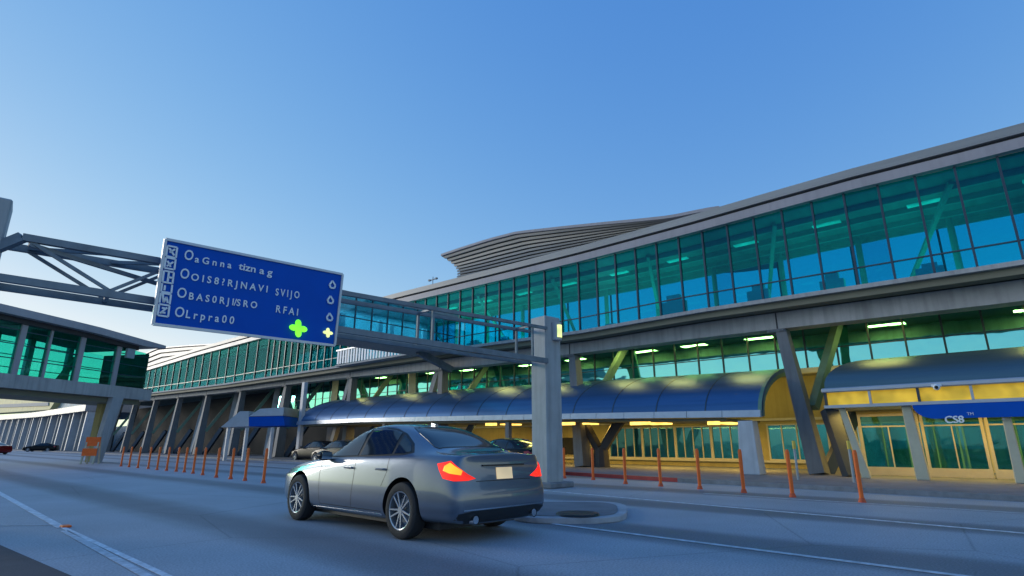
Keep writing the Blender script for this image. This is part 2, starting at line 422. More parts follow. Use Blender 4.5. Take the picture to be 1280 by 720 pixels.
def lrun(mb, x0, x1, zf0, zf1, yy=coarse):
    """horizontal member along the building between x0..x1 and heights zf0(y)..zf1(y)"""
    for a, b in zip(yy, yy[1:]):
        mb.hexa([(x0, a, zf0(a)), (x1, a, zf0(a)), (x1, b, zf0(b)), (x0, b, zf0(b)), (x0, a, zf1(a)), (x1, a, zf1(a)), (x1, b, zf1(b)), (x0, b, zf1(b))])
    return mb
XR = 31.0   # rear of the upper gallery
lrun(MB(), XG - .25, XG + .45, z_gt, lambda y: z_gt(y) + .38).build('fascia', M['fascia'], T)
m = MB(); lrun(m, XG - .12, XG + .5, lambda y: z_gt(y) + .38, lambda y: z_gt(y) + .50); m.build('shadow_gap', M['darkroof'], T)
m = MB(); lrun(m, XG - .3, XG + .1, lambda y: z_gt(y) + .50, lambda y: z_gt(y) + .84); lrun(m, XG + .1, XR + .6, lambda y: z_gt(y) + .54, lambda y: z_gt(y) + .80); 
m.build('roof', M['roof'], T)
m = MB(); lrun(m, XG + .45, XR - .05, lambda y: z_gt(y) + .02, lambda y: z_gt(y) + .14); m.build('ceiling', M['ceil'], T)
for k, xb in enumerate((25.6, 27.2, 28.8, 30.2)):
    lrun(MB(), xb, xb + .16, lambda y: z_gt(y) - .22, lambda y: z_gt(y) + .018).build('ceiling_beam', M['ceilbeam'], T)
# slanting roof struts inside
yk = -12.0; 
while yk < 50:
    m = MB(); m.bar((25.2, yk, z_gt(yk) - .1), (30.4, yk + 2.2, z_gb(yk) + 1.6), .16, .16); m.build('gallery_strut', M['ceilbeam'], T); yk += 6.3
lrun(MB(), XG - .28, XG + .62, lambda y: z_gb(y) - .16, z_gb).build('slab_edge', M['conc'], T)
m = MB(); lrun(m, XG + .62, XR, lambda y: z_gb(y) - .16, lambda y: z_gb(y) - .02); m.build('gallery_floor', M['soffit'], T)
m = MB(); lrun(m, XG - .08, XG + .55, lambda y: z_gb(y) - .42, lambda y: z_gb(y) - .162); m.build('shadow_band', M['soffit'], T)
lrun(MB(), XB, XB + .8, z_bb, lambda y: z_gb(y) - .43).build('beam', M['conc'], T)
# rear glazing of the gallery
for i in range(0, 34):
    a = Y0 + i * 3.51; b = a + 3.51
    if a > YE - 3: break
    m = MB(); m.box((XR, a, z_gb(a)), (XR + .08, a + .09, z_gt(a) - .02)); m.bar((XR + .04, a + .09, z_gb(a) + 1.1), (XR + .04, b, z_gb(b) + 1.1), .06, .06)
    fr = m.build('rear_window', M['mull'], T)
    m = MB(); m.hexa([(XR + .03, a + .09, z_gb(a)), (XR + .05, a + .09, z_gb(a)), (XR + .05, b, z_gb(b)), (XR + .03, b, z_gb(b)), (XR + .03, a + .09, z_gt(a) - .02), (XR + .05, a + .09, z_gt(a) - .02), (XR + .05, b, z_gt(b) - .02), (XR + .03, b, z_gt(b) - .02)])
    m.build('pane', M['glass_back'], fr)
# added screen in the far gallery, hides the bright sky behind the glass
m = MB(); lrun(m, 26.6, 26.7, lambda y: z_gb(y) + 1.15, lambda y: z_gt(y) + .01, [q for q in coarse if q > 50]); m.build('gallery_sky_screen', M['teal'], T)
# pale boards, desks and planters standing in the gallery near the glass
for k in range(15):
    yq = -10 + k * 3.6 + random.uniform(-1, 1); hq = random.uniform(.5, 1.5); wq = random.uniform(.4, 1.3); xq = random.uniform(24.6, 26.2)
    m = MB(); m.box((xq, yq, z_gb(yq)), (xq + .35, yq + wq, z_gb(yq) + hq * .75)); m.box((xq + .05, yq + wq * .2, z_gb(yq) + hq * .75), (xq + .3, yq + wq * .75, z_gb(yq) + hq)); m.build('gallery_desk', M['white'], T)
for k in range(18):
    yq = -13 + k * 3.51; m = MB(); m.tube((29.6, yq, z_gb(yq)), (29.6, yq, z_gt(yq)), .13, n=10); m.build('gallery_column', M['ceilbeam'], T)
    m = MB(); m.box((26.2, yq, z_gt(yq) - .28), (26.5, yq + 1.1, z_gt(yq) - .23)); m.build('gallery_lamp', M['lampwhite'], T)
# end walls of the gallery
m = MB(); m.box((XG, YE + .05, z_gb(YE) - .1), (XR, YE + .25, z_gt(YE) + .5)); m.build('end_wall', M['conc'], T)
m = MB(); m.box((XG, Y0 - .25, z_gb(Y0) - .1), (XR, Y0 - .05, z_gt(Y0) + .5)); m.build('end_wall', M['conc'], T)
# soffit over the pavement and main floor slab
m = MB(); lrun(m, XB + .8, 34, lambda y: z_bb(y) + .55, lambda y: z_bb(y) + .75); m.build('soffit', M['soffit'], T)
# ceiling beams under soffit
# clerestory
y = -16.0; 
zc0 = 4.55
while y < 58:
    b = y + 1.28
    m = MB(); m.box((XC - .05, y, zc0), (XC + .07, y + .07, z_bb(y) + .54)); m.box((XC - .03, y + .07, 5.35), (XC + .05, b, 5.39))
    fr = m.build('clerestory_window', M['mull'], T)
    m = MB(); m.box((XC, y + .07, zc0), (XC + .02, b, z_bb(y) + .54)); m.build('pane', M['glass_low'], fr)
    y = b
YC = y
m = MB(); m.box((XC - .12, -16, zc0 - .22), (XC + .3, YC, zc0 - .002)); m.build('clerestory_sill', M['cream'], T)
# room behind the clerestory: rear wall with daylight windows above the ground floor
m = MB(); m.box((XC + .3, -16, zc0 - .22), (33.6, YC, zc0 - .1)); m.build('upper_floor', M['soffit'], T)
m = MB(); m.box((33.6, -16, 0.1), (33.9, YE, 5.0)); m.build('rear_wall', M['palepanel'], T)
# dark far ground floor
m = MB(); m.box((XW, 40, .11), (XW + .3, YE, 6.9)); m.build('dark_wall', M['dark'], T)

# ground floor wall (tan) with windows : (y0,y1,kind)
m = MB()
m.box((XW, 19.5, .11), (XW + .25, 40, 4.33)); m.box((XW, 5.8, 2.15), (XW + .25, 19.5, 4.33)); m.box((XW, -16, 2.15), (XW + .25, 5.8, 4.33))
m.box((XW, 5.8, .11), (XW + .25, 19.5, .45)); m.box((XW, 9.6, .45), (XW + .25, 10.4, 2.15))
m.box((XW, 5.8, .45), (XW + .25, 6.9, 2.15)); m.box((XW, 18.6, .45), (XW + .25, 19.5, 2.15))
m.build('wall', M['tan'], T)
m = MB(); m.box((XW - .10, 5.8, 2.30), (XW - .002, 40, 2.42)); m.build('wall_band', M['cream'], T)
m = MB(); m.box((XW - .14, 6, .36), (XW - .002, 40, .46)); m.build('wall_ledge', M['cream'], T)
def shopwin(y0, y1, z0, z1, nm='shop_window', n=3, frame='cream'):
    m = MB(); w = .07
    m.box((XW - .04, y0, z0), (XW + .1, y0 + w, z1)); m.box((XW - .04, y1 - w, z0), (XW + .1, y1, z1))
    m.box((XW - .04, y0 + w, z1 - w), (XW + .1, y1 - w, z1)); m.box((XW - .04, y0 + w, z0), (XW + .1, y1 - w, z0 + w))
    for k in range(1, n):
        yy = y0 + (y1 - y0) * k / n; m.box((XW - .02, yy - .025, z0 + w), (XW + .08, yy + .025, z1 - w))
    fr = m.build(nm, M[frame], T)
    m = MB(); m.box((XW + .02, y0 + w, z0 + w), (XW + .04, y1 - w, z1 - w)); m.build('pane', M['glass_dr'], fr)
    return fr
for y0, y1 in ((6.9, 9.6), (10.4, 12.4), (12.4, 14.4), (14.4, 16.4), (16.4, 18.6)):
    shopwin(y0, y1, .45, 2.15, n=4)
# dark recess window in the plain wall
m = MB(); m.box((XW - .05, 20.8, .6), (XW - .002, 23, 1.6)); m.build('service_hatch', M['dark'], T)
# entrance: doors
for k, (y0, y1) in enumerate(((3.9, 5.7), (2.2, 3.8), (.6, 2.1), (-1.0, .5), (-3, -1.1), (-6, -3.1), (-9, -6.1), (-12, -9.1), (-15.9, -12.1))):
    fr = shopwin(y0, y1, .14, 2.14, nm='glass_door', n=2)
    m = MB(); m.tube((XW - .09, (y0 + y1) / 2 + .12, .9), (XW - .09, (y0 + y1) / 2 + .12, 1.3), .018); m.build('handle', M['chrome'], fr)
# interior partition and counter seen through the doors
m = MB(); m.box((32.0, -6, .11), (32.2, 5, 1.0)); m.build('counter', M['cream'], T)
# columns
cy = [-3.8, 7.2, 18.0, 28.8, 39.6, 50.4, 60, 69, 78, 87, 96, 105]
for k, yc in enumerate(cy):
    zt = z_bb(yc) - .002
    m = MB(); m.box((XB - .05, yc - .30, zt - .12), (XB + .65, yc + .42, zt)); m.bar((24.3, yc - .95, .11), (24.95, yc - .12, zt - .12), .55, .8, up=(1, 0, 0), w1=.42, h1=.5)
    m.build('column', M['column'], T)
    m = MB(); m.bar((24.9, yc - .9, 2.6), (27.6, yc - 1.7, z_bb(yc) + .5), .32, .32); m.build('strut', M['strut'], T)
    m = MB(); m.bar((25.0, yc - 1.0, .11), (26.0, yc - 2.4, 2.9), .40, .4); m.build('raking_leg', M['mull'], T)
    if k > 2:
        m = MB(); m.bar((25.2, yc + 3.2, .11), (26.8, yc + 5.6, z_bb(yc) + .5), .5, .5); m.build('raking_column', M['conc'], T)
        m = MB(); m.bar((25.2, yc + 3.1, .11), (25.4, yc + .9, z_bb(yc) - .01), .38, .38); m.build('raking_column', M['conc'], T)
for yc in cy:
    m = MB(); m.hexa([(XB - .012, yc - .03, z_bb(yc) + .01), (XB + .02, yc - .03, z_bb(yc) + .01), (XB + .02, yc + .03, z_bb(yc) + .01), (XB - .012, yc + .03, z_bb(yc) + .01), (XB - .012, yc - .03, z_gb(yc) - .44), (XB + .02, yc - .03, z_gb(yc) - .44), (XB + .02, yc + .03, z_gb(yc) - .44), (XB - .012, yc + .03, z_gb(yc) - .44)]); m.build('beam_joint', M['darkroof'], T)
    for dy in (-.22, -.08, .2, .34):
        m = MB(); m.tube((XB - .09, yc + dy, z_bb(yc) - .06), (XB - .05, yc + dy, z_bb(yc) - .06), .025, n=8); m.build('bolt', M['steel'], T)
# Y shaped support near the post
vb = PX(752, 582, 24.6); vb.z = .11
m = MB(); m.tube(vb, vb + Vector((0, 0, .9)), .42, .34, n=10)
m.bar(vb + Vector((0, .1, .8)), vb + Vector((.3, 1.5, 2.75)), .34, .34); m.bar(vb + Vector((0, -.1, .8)), vb + Vector((.3, -1.5, 2.75)), .34, .34)
m.build('y_column', M['darkroof'], T)

# curved hood roofs rising behind the ribbon
def hood(name, top, bot, Xt, Xb, rows=9):
    n = 26
    def samp(pts, t):
        L = [0]
        for p, q in zip(pts, pts[1:]): L.append(L[-1] + math.dist(p, q))
        s = t * L[-1]
        for i in range(len(pts) - 1):
            if s <= L[i + 1] or i == len(pts) - 2:
                u = (s - L[i]) / (L[i + 1] - L[i]); return (pts[i][0] + (pts[i + 1][0] - pts[i][0]) * u, pts[i][1] + (pts[i + 1][1] - pts[i][1]) * u)
    A = [PX(*samp(top, k / n), Xt) for k in range(n + 1)]; B = [PX(*samp(bot, k / n), Xb) for k in range(n + 1)]
    if A[0].y > A[-1].y: pass
    m = MB(); gap = MB()
    def mid(i, t):
        p = B[i].lerp(A[i], t)
        # concave sweep: lower part steps back, lip flares outwards
        bow = math.sin(math.pi * t) * .35
        p.x += bow + .0; p.y -= bow * 1.2 * (1 - i / n)
        return p
    for r in range(rows):
        t0, t1 = r / rows, (r + .74) / rows
        lo = [mid(i, t0) for i in range(n + 1)]; hi = [mid(i, t1) for i in range(n + 1)]
        for q in lo: q.x -= .04
        for q in hi: q.x += .05
        m.strip(lo, hi, (.10, 0, .0))
    m.build(name, M['roof'], T)
    m = MB(); rr_ = [[mid(i, t) + Vector((.30, 0, 0)) for i in range(n + 1)] for t in (.01, .2, .4, .6, .8, .97)]
    for lo, hi in zip(rr_, rr_[1:]): m.strip(lo, hi, (.3, 0, 0))
    m.build('hood_backing', M['darkroof'], T)
    # lip and roof surface running back
    m = MB(); m.strip(A, [p + Vector((9, 0, -.9)) for p in A], (0, 0, .16))
    m.build('hood_roof', M['fascia'], T)
    return A, B
def redge(px):
    y = PX(px, 268, XG - .3).y; return proj((XG - .3, y, z_gt(y) + .84))
TE = [redge(p) for p in (868, 884, 900)]; TE[0] = (TE[0][0], TE[0][1] - 1.2); TE[1] = (TE[1][0], TE[1][1] + .3); TE[2] = (TE[2][0], TE[2][1] + 2.6)
BE = [(p[0], p[1] + 5) for p in (redge(860), redge(901))]
hood('louvred_hood', [(551, 320), (575, 312), (610, 301), (645, 292), (700, 286), (750, 281), (800, 276.5), (838, 272.5)] + TE, [(570, 350), (600, 345), (640, 336), (700, 321), (760, 305), (820, 289)] + BE, 25.6, 26.4)
hood('far_hood', [(172, 447), (196, 436), (230, 433), (280, 430), (330, 412), (400, 398)], [(176, 470), (200, 462), (240, 455), (290, 441), (330, 428), (400, 410)], 29.5, 29.0, rows=5)
# small mast with two lamps on the roof
q = PX(541, 353, 27)
m = MB(); m.tube((q.x, q.y, q.z - .9), (q.x, q.y, q.z + .45), .03); m.box((q.x - .05, q.y - .35, q.z + .2), (q.x + .05, q.y + .35, q.z + .25)); m.box((q.x - .08, q.y - .5, q.z + .18), (q.x + .08, q.y - .3, q.z + .3)); m.box((q.x - .08, q.y + .3, q.z + .18), (q.x + .08, q.y + .5, q.z + .3))
m.build('roof_mast', M['steel'], T)

# ------------------------------------------------------------------ glazed walkway standing out from the terminal
YW = 26.0
wk = thing('glazed_walkway', 'short blue glazed walkway projecting from the terminal behind the gantry', 'walkway', (20, YW, 0))
x0w, x1w = 15.2, 23.65
m = MB(); m.box((x0w, YW, 6.75), (x1w, YW + 3, 7.0)); m.build('floor', M['conc'], wk)
m = MB(); m.box((x0w - .1, YW - .1, 8.95), (x1w, YW + 3.1, 9.12)); m.build('roof', M['fascia'], wk)
k = 0; x = x0w
while x < x1w - .2:
    xb = min(x + 1.05, x1w)
    m = MB(); m.box((x, YW + .02, 7.0), (x + .06, YW + .1, 8.95)); m.box((x + .06, YW + .04, 7.75), (xb, YW + .08, 7.8)); fr = m.build('window', M['mull'], wk)
    m = MB(); m.box((x + .06, YW + .05, 7.0), (xb, YW + .07, 7.75)); m.box((x + .06, YW + .05, 7.8), (xb, YW + .07, 8.95)); m.build('pane', M['glass_wk'], fr)
    x = xb
m = MB(); m.box((x0w, YW + .1, 7.0), (x0w + .05, YW + 2.9, 8.95)); m.build('end_pane', M['glass_wk'], wk)
m = MB(); m.box((x0w, YW + 2.9, 7.0), (x1w, YW + 2.98, 8.95)); m.build('rear_panel', M['palepanel'], wk)  # pale panel added behind the glass to make it brighter
for xq in (16.1, 18.6, 19.4, 21.9):
    m = MB(); m.box((xq, YW + 1.2, 7.0), (xq + .3, YW + 1.4, 8.2)); m.build('inner_screen', M['white'], wk)
m = MB(); m.bar((21.8, YW + 1.5, 6.75), (24.6, YW + 1.5, 5.9), .3, .4); m.build('bracket', M['steel'], wk)
# white balustrade on the slab edge
rl = thing('balustrade', 'white slatted balustrade on the terminal slab below the glazed walkway', 'balustrade', (23.4, 35, 7))
m = MB(); ya, yb = PX(516, 440, 23.3).y, PX(421, 440, 23.3).y
nn = 26
for i in range(nn):
    yy = ya + (yb - ya) * i / nn; m.box((23.28, yy, z_gb(yy) + .02), (23.32, yy + (yb - ya) / nn * .55, z_gb(yy) + 1.1))
m.build('slat', M['white'], rl); rl.children
m = MB(); m.box((23.24, ya, z_gb(ya) + 1.1), (23.36, yb, z_gb(ya) + 1.2)); m.build('handrail', M['gutter'], rl)
m = MB(); m.box((23.24, ya, z_gb(ya) - .1), (23.72, yb, z_gb(ya) + .02)); m.build('ledge', M['conc'], rl)

# ------------------------------------------------------------------ canopies
ca = thing('curved_canopy', 'long curved blue metal canopy over the pavement left of the big leaning column', 'canopy', (25, 20, 0))
ze = prof([(950, 520), (700, 523), (450, 527)], 22.5)
ct = prof([(975, 464), (560, 489)], 27.9)
def arc(y, off=0.0, n=12, yoff=0):
    r = []
    for k in range(n + 1):
        t = k / n * math.pi / 2
        r.append(Vector((27.9 - (5.4 + off) * math.sin(t), y + yoff * (1 - math.sin(t)), ze(y) + (ct(y) - ze(y) + off) * math.cos(t))))
    return r
yA0, yA1 = 7.5, 43.0
yy = [yA0 + (yA1 - yA0) * k / 24 for k in range(25)]
def shell(rows_out, rows_in):
    m = MB(); a = m.loft(rows_out); b = m.loft(rows_in); bm = m.bm
    n = len(rows_out[0])
    for i in range(len(a) - 1):
        bm.faces.new((a[i][0], a[i + 1][0], b[i + 1][0], b[i][0])); bm.faces.new((a[i][-1], a[i + 1][-1], b[i + 1][-1], b[i][-1]))
    for j in range(n - 1):
        bm.faces.new((a[0][j], a[0][j + 1], b[0][j + 1], b[0][j])); bm.faces.new((a[-1][j], a[-1][j + 1], b[-1][j + 1], b[-1][j]))
    return m
shell([arc(y, .0) for y in yy], [arc(y, -.14) for y in yy]).build('roof', M['canopy'], ca, smooth=True)
for yq in [yA0 + .001] + [yA0 + 4.4 * k for k in range(1, 8)]:
    o_ = .02 if yq < 7.6 else -.15
    m = shell([arc(yq, o_), arc(yq + .14, o_)], [arc(yq, -.30), arc(yq + .14, -.30)]); m.build('rib', M['strut'], ca)
m = MB()
for a, b in zip(yy, yy[1:]):
    m.hexa([(22.36, a + .02, ze(a) - .04), (22.62, a + .02, ze(a) - .04), (22.62, b, ze(b) - .04), (22.36, b, ze(b) - .04), (22.40, a + .02, ze(a) + .22), (22.6, a + .02, ze(a) + .22), (22.6, b, ze(b) + .22), (22.40, b, ze(b) + .22)])
m.build('gutter', M['gutter'], ca)
m = MB()
for a, b in zip(yy, yy[1:]):
    if a < 8.5: continue
    m.hexa([(22.7, a, ze(a) - .16), (26.6, a, ze(a) - .16), (26.6, b, ze(b) - .16), (22.7, b, ze(b) - .16), (22.7, a, ze(a) - .06), (26.6, a, ze(a) - .06), (26.6, b, ze(b) - .06), (22.7, b, ze(b) - .06)])
CEA = m.build('ceiling_panel', M['soffit'], ca)
for yq in [yA0 + 2.2 * k for k in range(1, 16)]:
    m = shell([arc(yq, .012), arc(yq + .05, .012)], [arc(yq, -.01), arc(yq + .05, -.01)]); m.build('panel_seam', M['mull'], ca)
# end posts
def cpost(px, yb, X, w, mat, nm, par, z1, lean=0):
    p = PX(px, yb, X); m = MB(); m.hexa([(X - w * .55, p.y - w * .6, .11), (X + w * .55, p.y - w * .6, .11), (X + w * .55, p.y + w * .6, .11), (X - w * .55, p.y + w * .6, .11),
        (X - w * .45, p.y - w * .45 + lean, z1), (X + w * .45, p.y - w * .45 + lean, z1), (X + w * .45, p.y + w * .45 + lean, z1), (X - w * .45, p.y + w * .45 + lean, z1)])
    return m.build(nm, M[mat], par, bevel=.02)
cpost(942, 597, 22.62, .62, 'palecol', 'post', ca, ze(7.8) - .17)
for yq in (20.5, 31.5): 
    m = MB(); m.box((22.5, yq, .11), (22.75, yq + .25, ze(yq) - .162)); m.build('post', M['column'], ca)
m = MB(); m.box((22.5, 42.6, .11), (22.8, 43.0, 6.0)); m.build('end_post', M['palecol'], ca)
# lit lamps below
for pxl, w in ((823, 1.0), (912, .5), (735, .8), (640, .8)):
    p = PX(pxl, 522, 25.0)
    m = MB(); m.box((24.4, p.y - w / 2, ze(p.y) - .24), (25.4, p.y + w / 2, ze(p.y) - .162)); m.build('ceiling_lamp', M['warm'], ca)
    m = MB(); m.box((23.2, p.y - w / 2, ze(p.y) - .30), (23.3, p.y + w / 2, ze(p.y) - .162)); m.build('lamp_panel', M['warm'], ca)

cb = thing('entrance_canopy', 'dark metal entrance canopy with lit yellow edge and blue sign at right', 'canopy', (25, 0, 0))
ZB = 2.95
def arcb(y, off=0.0, end=0):
    r = []
    for k in range(13):
        t = k / 12 * math.pi / 2
        x = 28.05 - (5.75 + off) * math.sin(t); z = ZB + .12 + (1.45 + off) * math.cos(t) ** .9 if k < 12 else ZB + .12
        r.append(Vector((x, y - end * (1 - math.sin(t)), z)))
    return r
yB0, yB1 = -15.0, 5.2
yl = [yB0 + (yB1 - yB0) * k / 16 for k in range(17)]
ends = [0] * 16 + [1.7]
shell([arcb(y, 0, e) for y, e in zip(yl, ends)], [arcb(y, -.12, e) for y, e in zip(yl, ends)]).build('roof', M['canopyb'], cb, smooth=True)
m = MB(); m.box((22.22, yB0, ZB), (22.5, yB1 + .1, ZB + .15)); m.build('gutter', M['gutter'], cb, bevel=.03)
m = MB(); m.box((22.32, yB0, 2.42), (22.6, yB1 + .1, 2.52)); m.build('lower_rail', M['gutter'], cb)
m = MB(); m.box((22.6, yB0, 2.44), (29.0, yB1, 2.50)); m.build('ceiling_panel', M['cream'], cb)
k = 0; y = yB1
while y > yB0 + 1:
    m = MB(); m.box((22.30, y - .02, 2.52), (22.55, y + .05, ZB)); m.build('divider', M['gutter'] if k % 2 else M['mull'], cb)
    m = MB(); m.box((22.44, y - 1.33, 2.52), (22.5, y - .02, ZB)); m.build('lit_panel', M['warmdim'], cb)
    y -= 1.35; k += 1
# blue hanging sign board with rounded end
pz0, pz1 = 1.98, 2.415
pl = PX(1143, 520, 22.4).y
pts = [(22.33, pl - .55, pz0)]
for k in range(1, 9):
    t = k / 8 * math.pi / 2; pts.append((22.33, pl - .55 + .55 * math.sin(t), pz1 - (pz1 - pz0) * math.cos(t)))
pts += [(22.33, -12, pz1), (22.33, -12, pz0)]
m = MB(); m.prism(pts, (.16, 0, 0)); sb = m.build('sign_board', M['bluesign'], cb)
def on_sign(px, py): return PX(px, py, 22.325)
p = on_sign(1181, 529)
text_mesh('CS8', .30, M['white'], 'sign_lettering', sb, p, (0, -1, 0), (0, 0, 1), .004, spacing=.95)
text_mesh('CS8', .30, M['white'], 'sign_lettering', sb, p + Vector((0, -.02, .012)), (0, -1, 0), (0, 0, 1), .003, spacing=.95)
text_mesh('TM', .12, M['white'], 'sign_lettering', sb, on_sign(1209, 519), (0, -1, 0), (0, 0, 1), .003)
text_mesh('u8', .08, M['gutter'], 'sign_lettering', sb, on_sign(1252, 525), (0, -1, 0), (0, 0, 1), .003)
for px_, yb, w, ln, z1 in ((1084, 597, .22, .42, 2.42), (1156, 605, .30, .1, 2.42), (1279, 612, .22, 0, 2.42)):
    cpost(px_, yb, 22.65, w, 'cream', 'post', cb, z1, ln)
m = MB(); m.bar((23.3, 5.0, .11), (23.8, 5.5, 2.43), .42, .35, w1=.5); m.build('raking_post', M['mull'], cb)
# camera dome on gutter
p = PX(1171, 484, 22.2)
m = MB(); bmesh.ops.create_uvsphere(m.bm, u_segments=14, v_segments=8, radius=.10, matrix=Matrix.Translation((22.14, p.y, p.z))); m.box((22.16, p.y - .13, p.z + .02), (22.22, p.y + .13, p.z + .09))
sc_ = m.build('security_camera', M['white'], smooth=True); tag(sc_, 'small white dome camera on the gutter of the entrance canopy', 'camera')
m = MB(); bmesh.ops.create_uvsphere(m.bm, u_segments=12, v_segments=8, radius=.055, matrix=Matrix.Translation((22.07, p.y, p.z - .01))); m.build('lens', M['blackp'], sc_, world=True)

# cream entrance screen (glazed lobby) below the canopy
lb = thing('entrance_lobby', 'cream framed glazed entrance screen under the canopy with the blue sign', 'entrance', (25.5, 0, 0))
def screen(y0, y1, X=25.2, z1=2.3):
    m = MB(); w = .09
    m.box((X, y0, .111), (X + .1, y0 + w, z1)); m.box((X, y1 - w, .111), (X + .1, y1, z1)); m.box((X, y0 + w, z1 - w), (X + .1, y1 - w, z1)); m.box((X, y0 + w, .111), (X + .1, y1 - w, .40))
    m.box((X + .02, y0 + w, 1.82), (X + .08, y1 - w, 1.87)); ym = (y0 + y1) / 2; m.box((X + .02, ym - .02, .4), (X + .08, ym + .02, 1.82))
    fr = m.build('glazed_panel', M['cream'], lb)
    m = MB(); m.box((X + .04, y0 + w, .4), (X + .06, y1 - w, 1.82)); m.box((X + .04, y0 + w, 1.87), (X + .06, y1 - w, z1 - w)); m.build('pane', M['glass_dr'], fr)
for a, b in ((3.0, 4.9), (1.2, 2.95), (-1.4, 1.15), (-4, -1.45), (-7, -4.05), (-10, -7.05), (-13, -10.05)): screen(a, b)
m = MB(); m.box((25.15, -13, 2.3), (25.35, 4.9, 2.438)); m.build('head_panel', M['tan'], lb)

# ------------------------------------------------------------------ gantry and sign
lat = Vector((ch, -sh, 0)); fwd = Vector((sh, ch, 0))
ga = R(48.9); gd = -(lat * math.sin(ga) + fwd * math.cos(ga))            # from the near post towards the left of the road
gn = Vector((-gd.y, gd.x, 0));  gn = gn if gn.dot(fwd) < 0 else -gn       # towards the viewer
P0 = Vector((POLE.x, POLE.y, 0))
gt = thing('sign_gantry', 'grey steel truss gantry reaching over the road between two square posts', 'gantry', P0)
def gp(px, py, off=0.0): return PP(px, py, P0 + gn * off, gn)
def post(base, ztop, w, nm, wt=None):
    m = MB(); x = gd * w / 2; y = gn * w / 2; wt = wt or 1
    q = [base - x - y, base + x - y, base + x + y, base - x + y]
    m.hexa(q + [base + (c - base) * wt + Vector((0, 0, ztop)) for c in q]); return m.build(nm, M['pole'], gt, bevel=.025)
post(P0, 5.02, .66, 'post')
S = 12.9
P1 = P0 + gd * (S + .15)
post(P1, 5.15, .62, 'post')
m = MB(); m.box((P0.x - .55, P0.y - .55, 0), (P0.x + .55, P0.y + .55, .16)); m.build('footing', M['kerb'], gt, bevel=.03)
m = MB(); m.box((P1.x - .55, P1.y - .55, 0), (P1.x + .55, P1.y + .55, .16)); m.build('footing', M['kerb'], gt, bevel=.03)
# chords: two front, two rear, falling slightly towards the left
def gq(s, off, z): return P0 + gd * s + gn * off + Vector((0, 0, z))
def lin(pa, pb):
    a, b = gp(*pa, .36), gp(*pb, .36); sa, sb_ = (a - P0).dot(gd), (b - P0).dot(gd)
    return lambda s: a.z + (b.z - a.z) * (s - sa) / (sb_ - sa)
zT, zL = lin((676, 409), (30, 297)), lin((676, 450), (0, 347))
s_end = (gp(28, 297, .36) - P0).dot(gd)
for off in (.36, -.36):
    m = MB(); m.bar(gq(.3, off, zT(.3)), gq(s_end if off > 0 else S + .1, off, zT(s_end if off > 0 else S + .1)), .08, .085, w1=.11, h1=.12); m.build('chord', M['steel'], gt)
    m = MB(); m.bar(gq(.3, off, zL(.3)), gq(S + .1, off, zL(S + .1)), .10, .15 if off > 0 else .08, w1=.11, h1=.12); m.build('chord', M['steel'], gt)
m = MB(); m.bar(gq(s_end, .36, zT(s_end)), gq(s_end + .55, .1, zT(s_end) - .42), .12, .16); m.build('end_brace', M['steel'], gt)
m = MB(); m.bar(gq(s_end - .1, .36, zT(s_end) - .1), gq(s_end - 2.4, -.36, zT(s_end) - .3), .07, .07); m.build('end_brace', M['steel'], gt)
nodes = [7.6, 8.5, 9.4, 10.3, 11.2, s_end - .1]
for i in range(5):
    a, b = nodes[i], nodes[i + 1]
    for off in (.36, -.36):
        m = MB()
        if i % 2: m.bar(gq(a, off, zT(a) - .04), gq(b, off, zL(b) + .06), .055, .055)
        else: m.bar(gq(a, off, zL(a) + .06), gq(b, off, zT(b) - .04), .055, .055)
        m.build('diagonal', M['steel'], gt)
    m = MB(); m.bar(gq(a, .3, zT(a)), gq(b, -.3, zT(b)), .06, .06); m.build('cross_brace', M['steel'], gt)
    m = MB(); m.bar(gq(a, .3, zL(a)), gq(a, -.3, zL(a)), .06, .06); m.build('cross_brace', M['steel'], gt)
for s__ in (.9, 4.4, 7.6):
    for off in (.36, -.36):
        m = MB(); m.bar(gq(s__, off, zL(s__) + .05), gq(s__, off, zT(s__) - .05), .06, .06); m.build('upright', M['steel'], gt)
    m = MB(); m.bar(gq(s__, .3, zT(s__)), gq(s__, -.3, zT(s__)), .05, .05); m.build('cross_brace', M['steel'], gt)
for s__ in (9.8, 8.7):
    m = MB(); m.bar(gq(s__, .36, zT(s__) - .05), gq(s__ - .02, .36, zL(s__) + .05), .06, .06); m.build('upright', M['steel'], gt)
# lamp on the right hand post
bx_ = P0 + gn * .38 - gd * .1
m = MB(); m.tube(bx_ + Vector((0, 0, 4.28)), bx_ + Vector((0, 0, 4.84)), .16, n=16); m.build('lamp_housing', M['pole'], gt)
m = MB(); m.tube(bx_ + gn * .09 + Vector((0, 0, 4.36)), bx_ + gn * .09 + Vector((0, 0, 4.74)), .105, n=14); LP = m.build('lamp', M['paleyel'], gt)

# the sign board, standing in front of the truss
so = .75
c_ = [gp(207, 299, so), gp(428, 343, so), gp(418, 432, so), gp(191, 405, so)]
sgn = thing('direction_sign', 'large blue direction sign with four rows of white lettering on the gantry', 'sign', ((c_[2] + c_[3]) / 2))
m = MB(); m.prism(c_, -gn * .12); m.build('board', M['bluesign'], sgn)
tl, tr, br, bl = c_
m = MB()
for a, b in ((tl, tr), (tr, br), (br, bl), (bl, tl)): m.bar(a + gn * .0, b, .05, .05)
m.build('rim', M['gutter'], sgn)
for s_ in (.12, .5, .88):
    m = MB(); t_ = tl.lerp(tr, s_); b_ = bl.lerp(br, s_); m.bar(t_.lerp(b_, .15) - gn * .2, t_.lerp(b_, .95) - gn * .2, .10, .12); 
    m.build('bracket', M['steel'], sgn)
upv = ((tl - bl) + (tr - br)).normalized(); 
def sp_(px, py): return gp(px, py, so + .012)
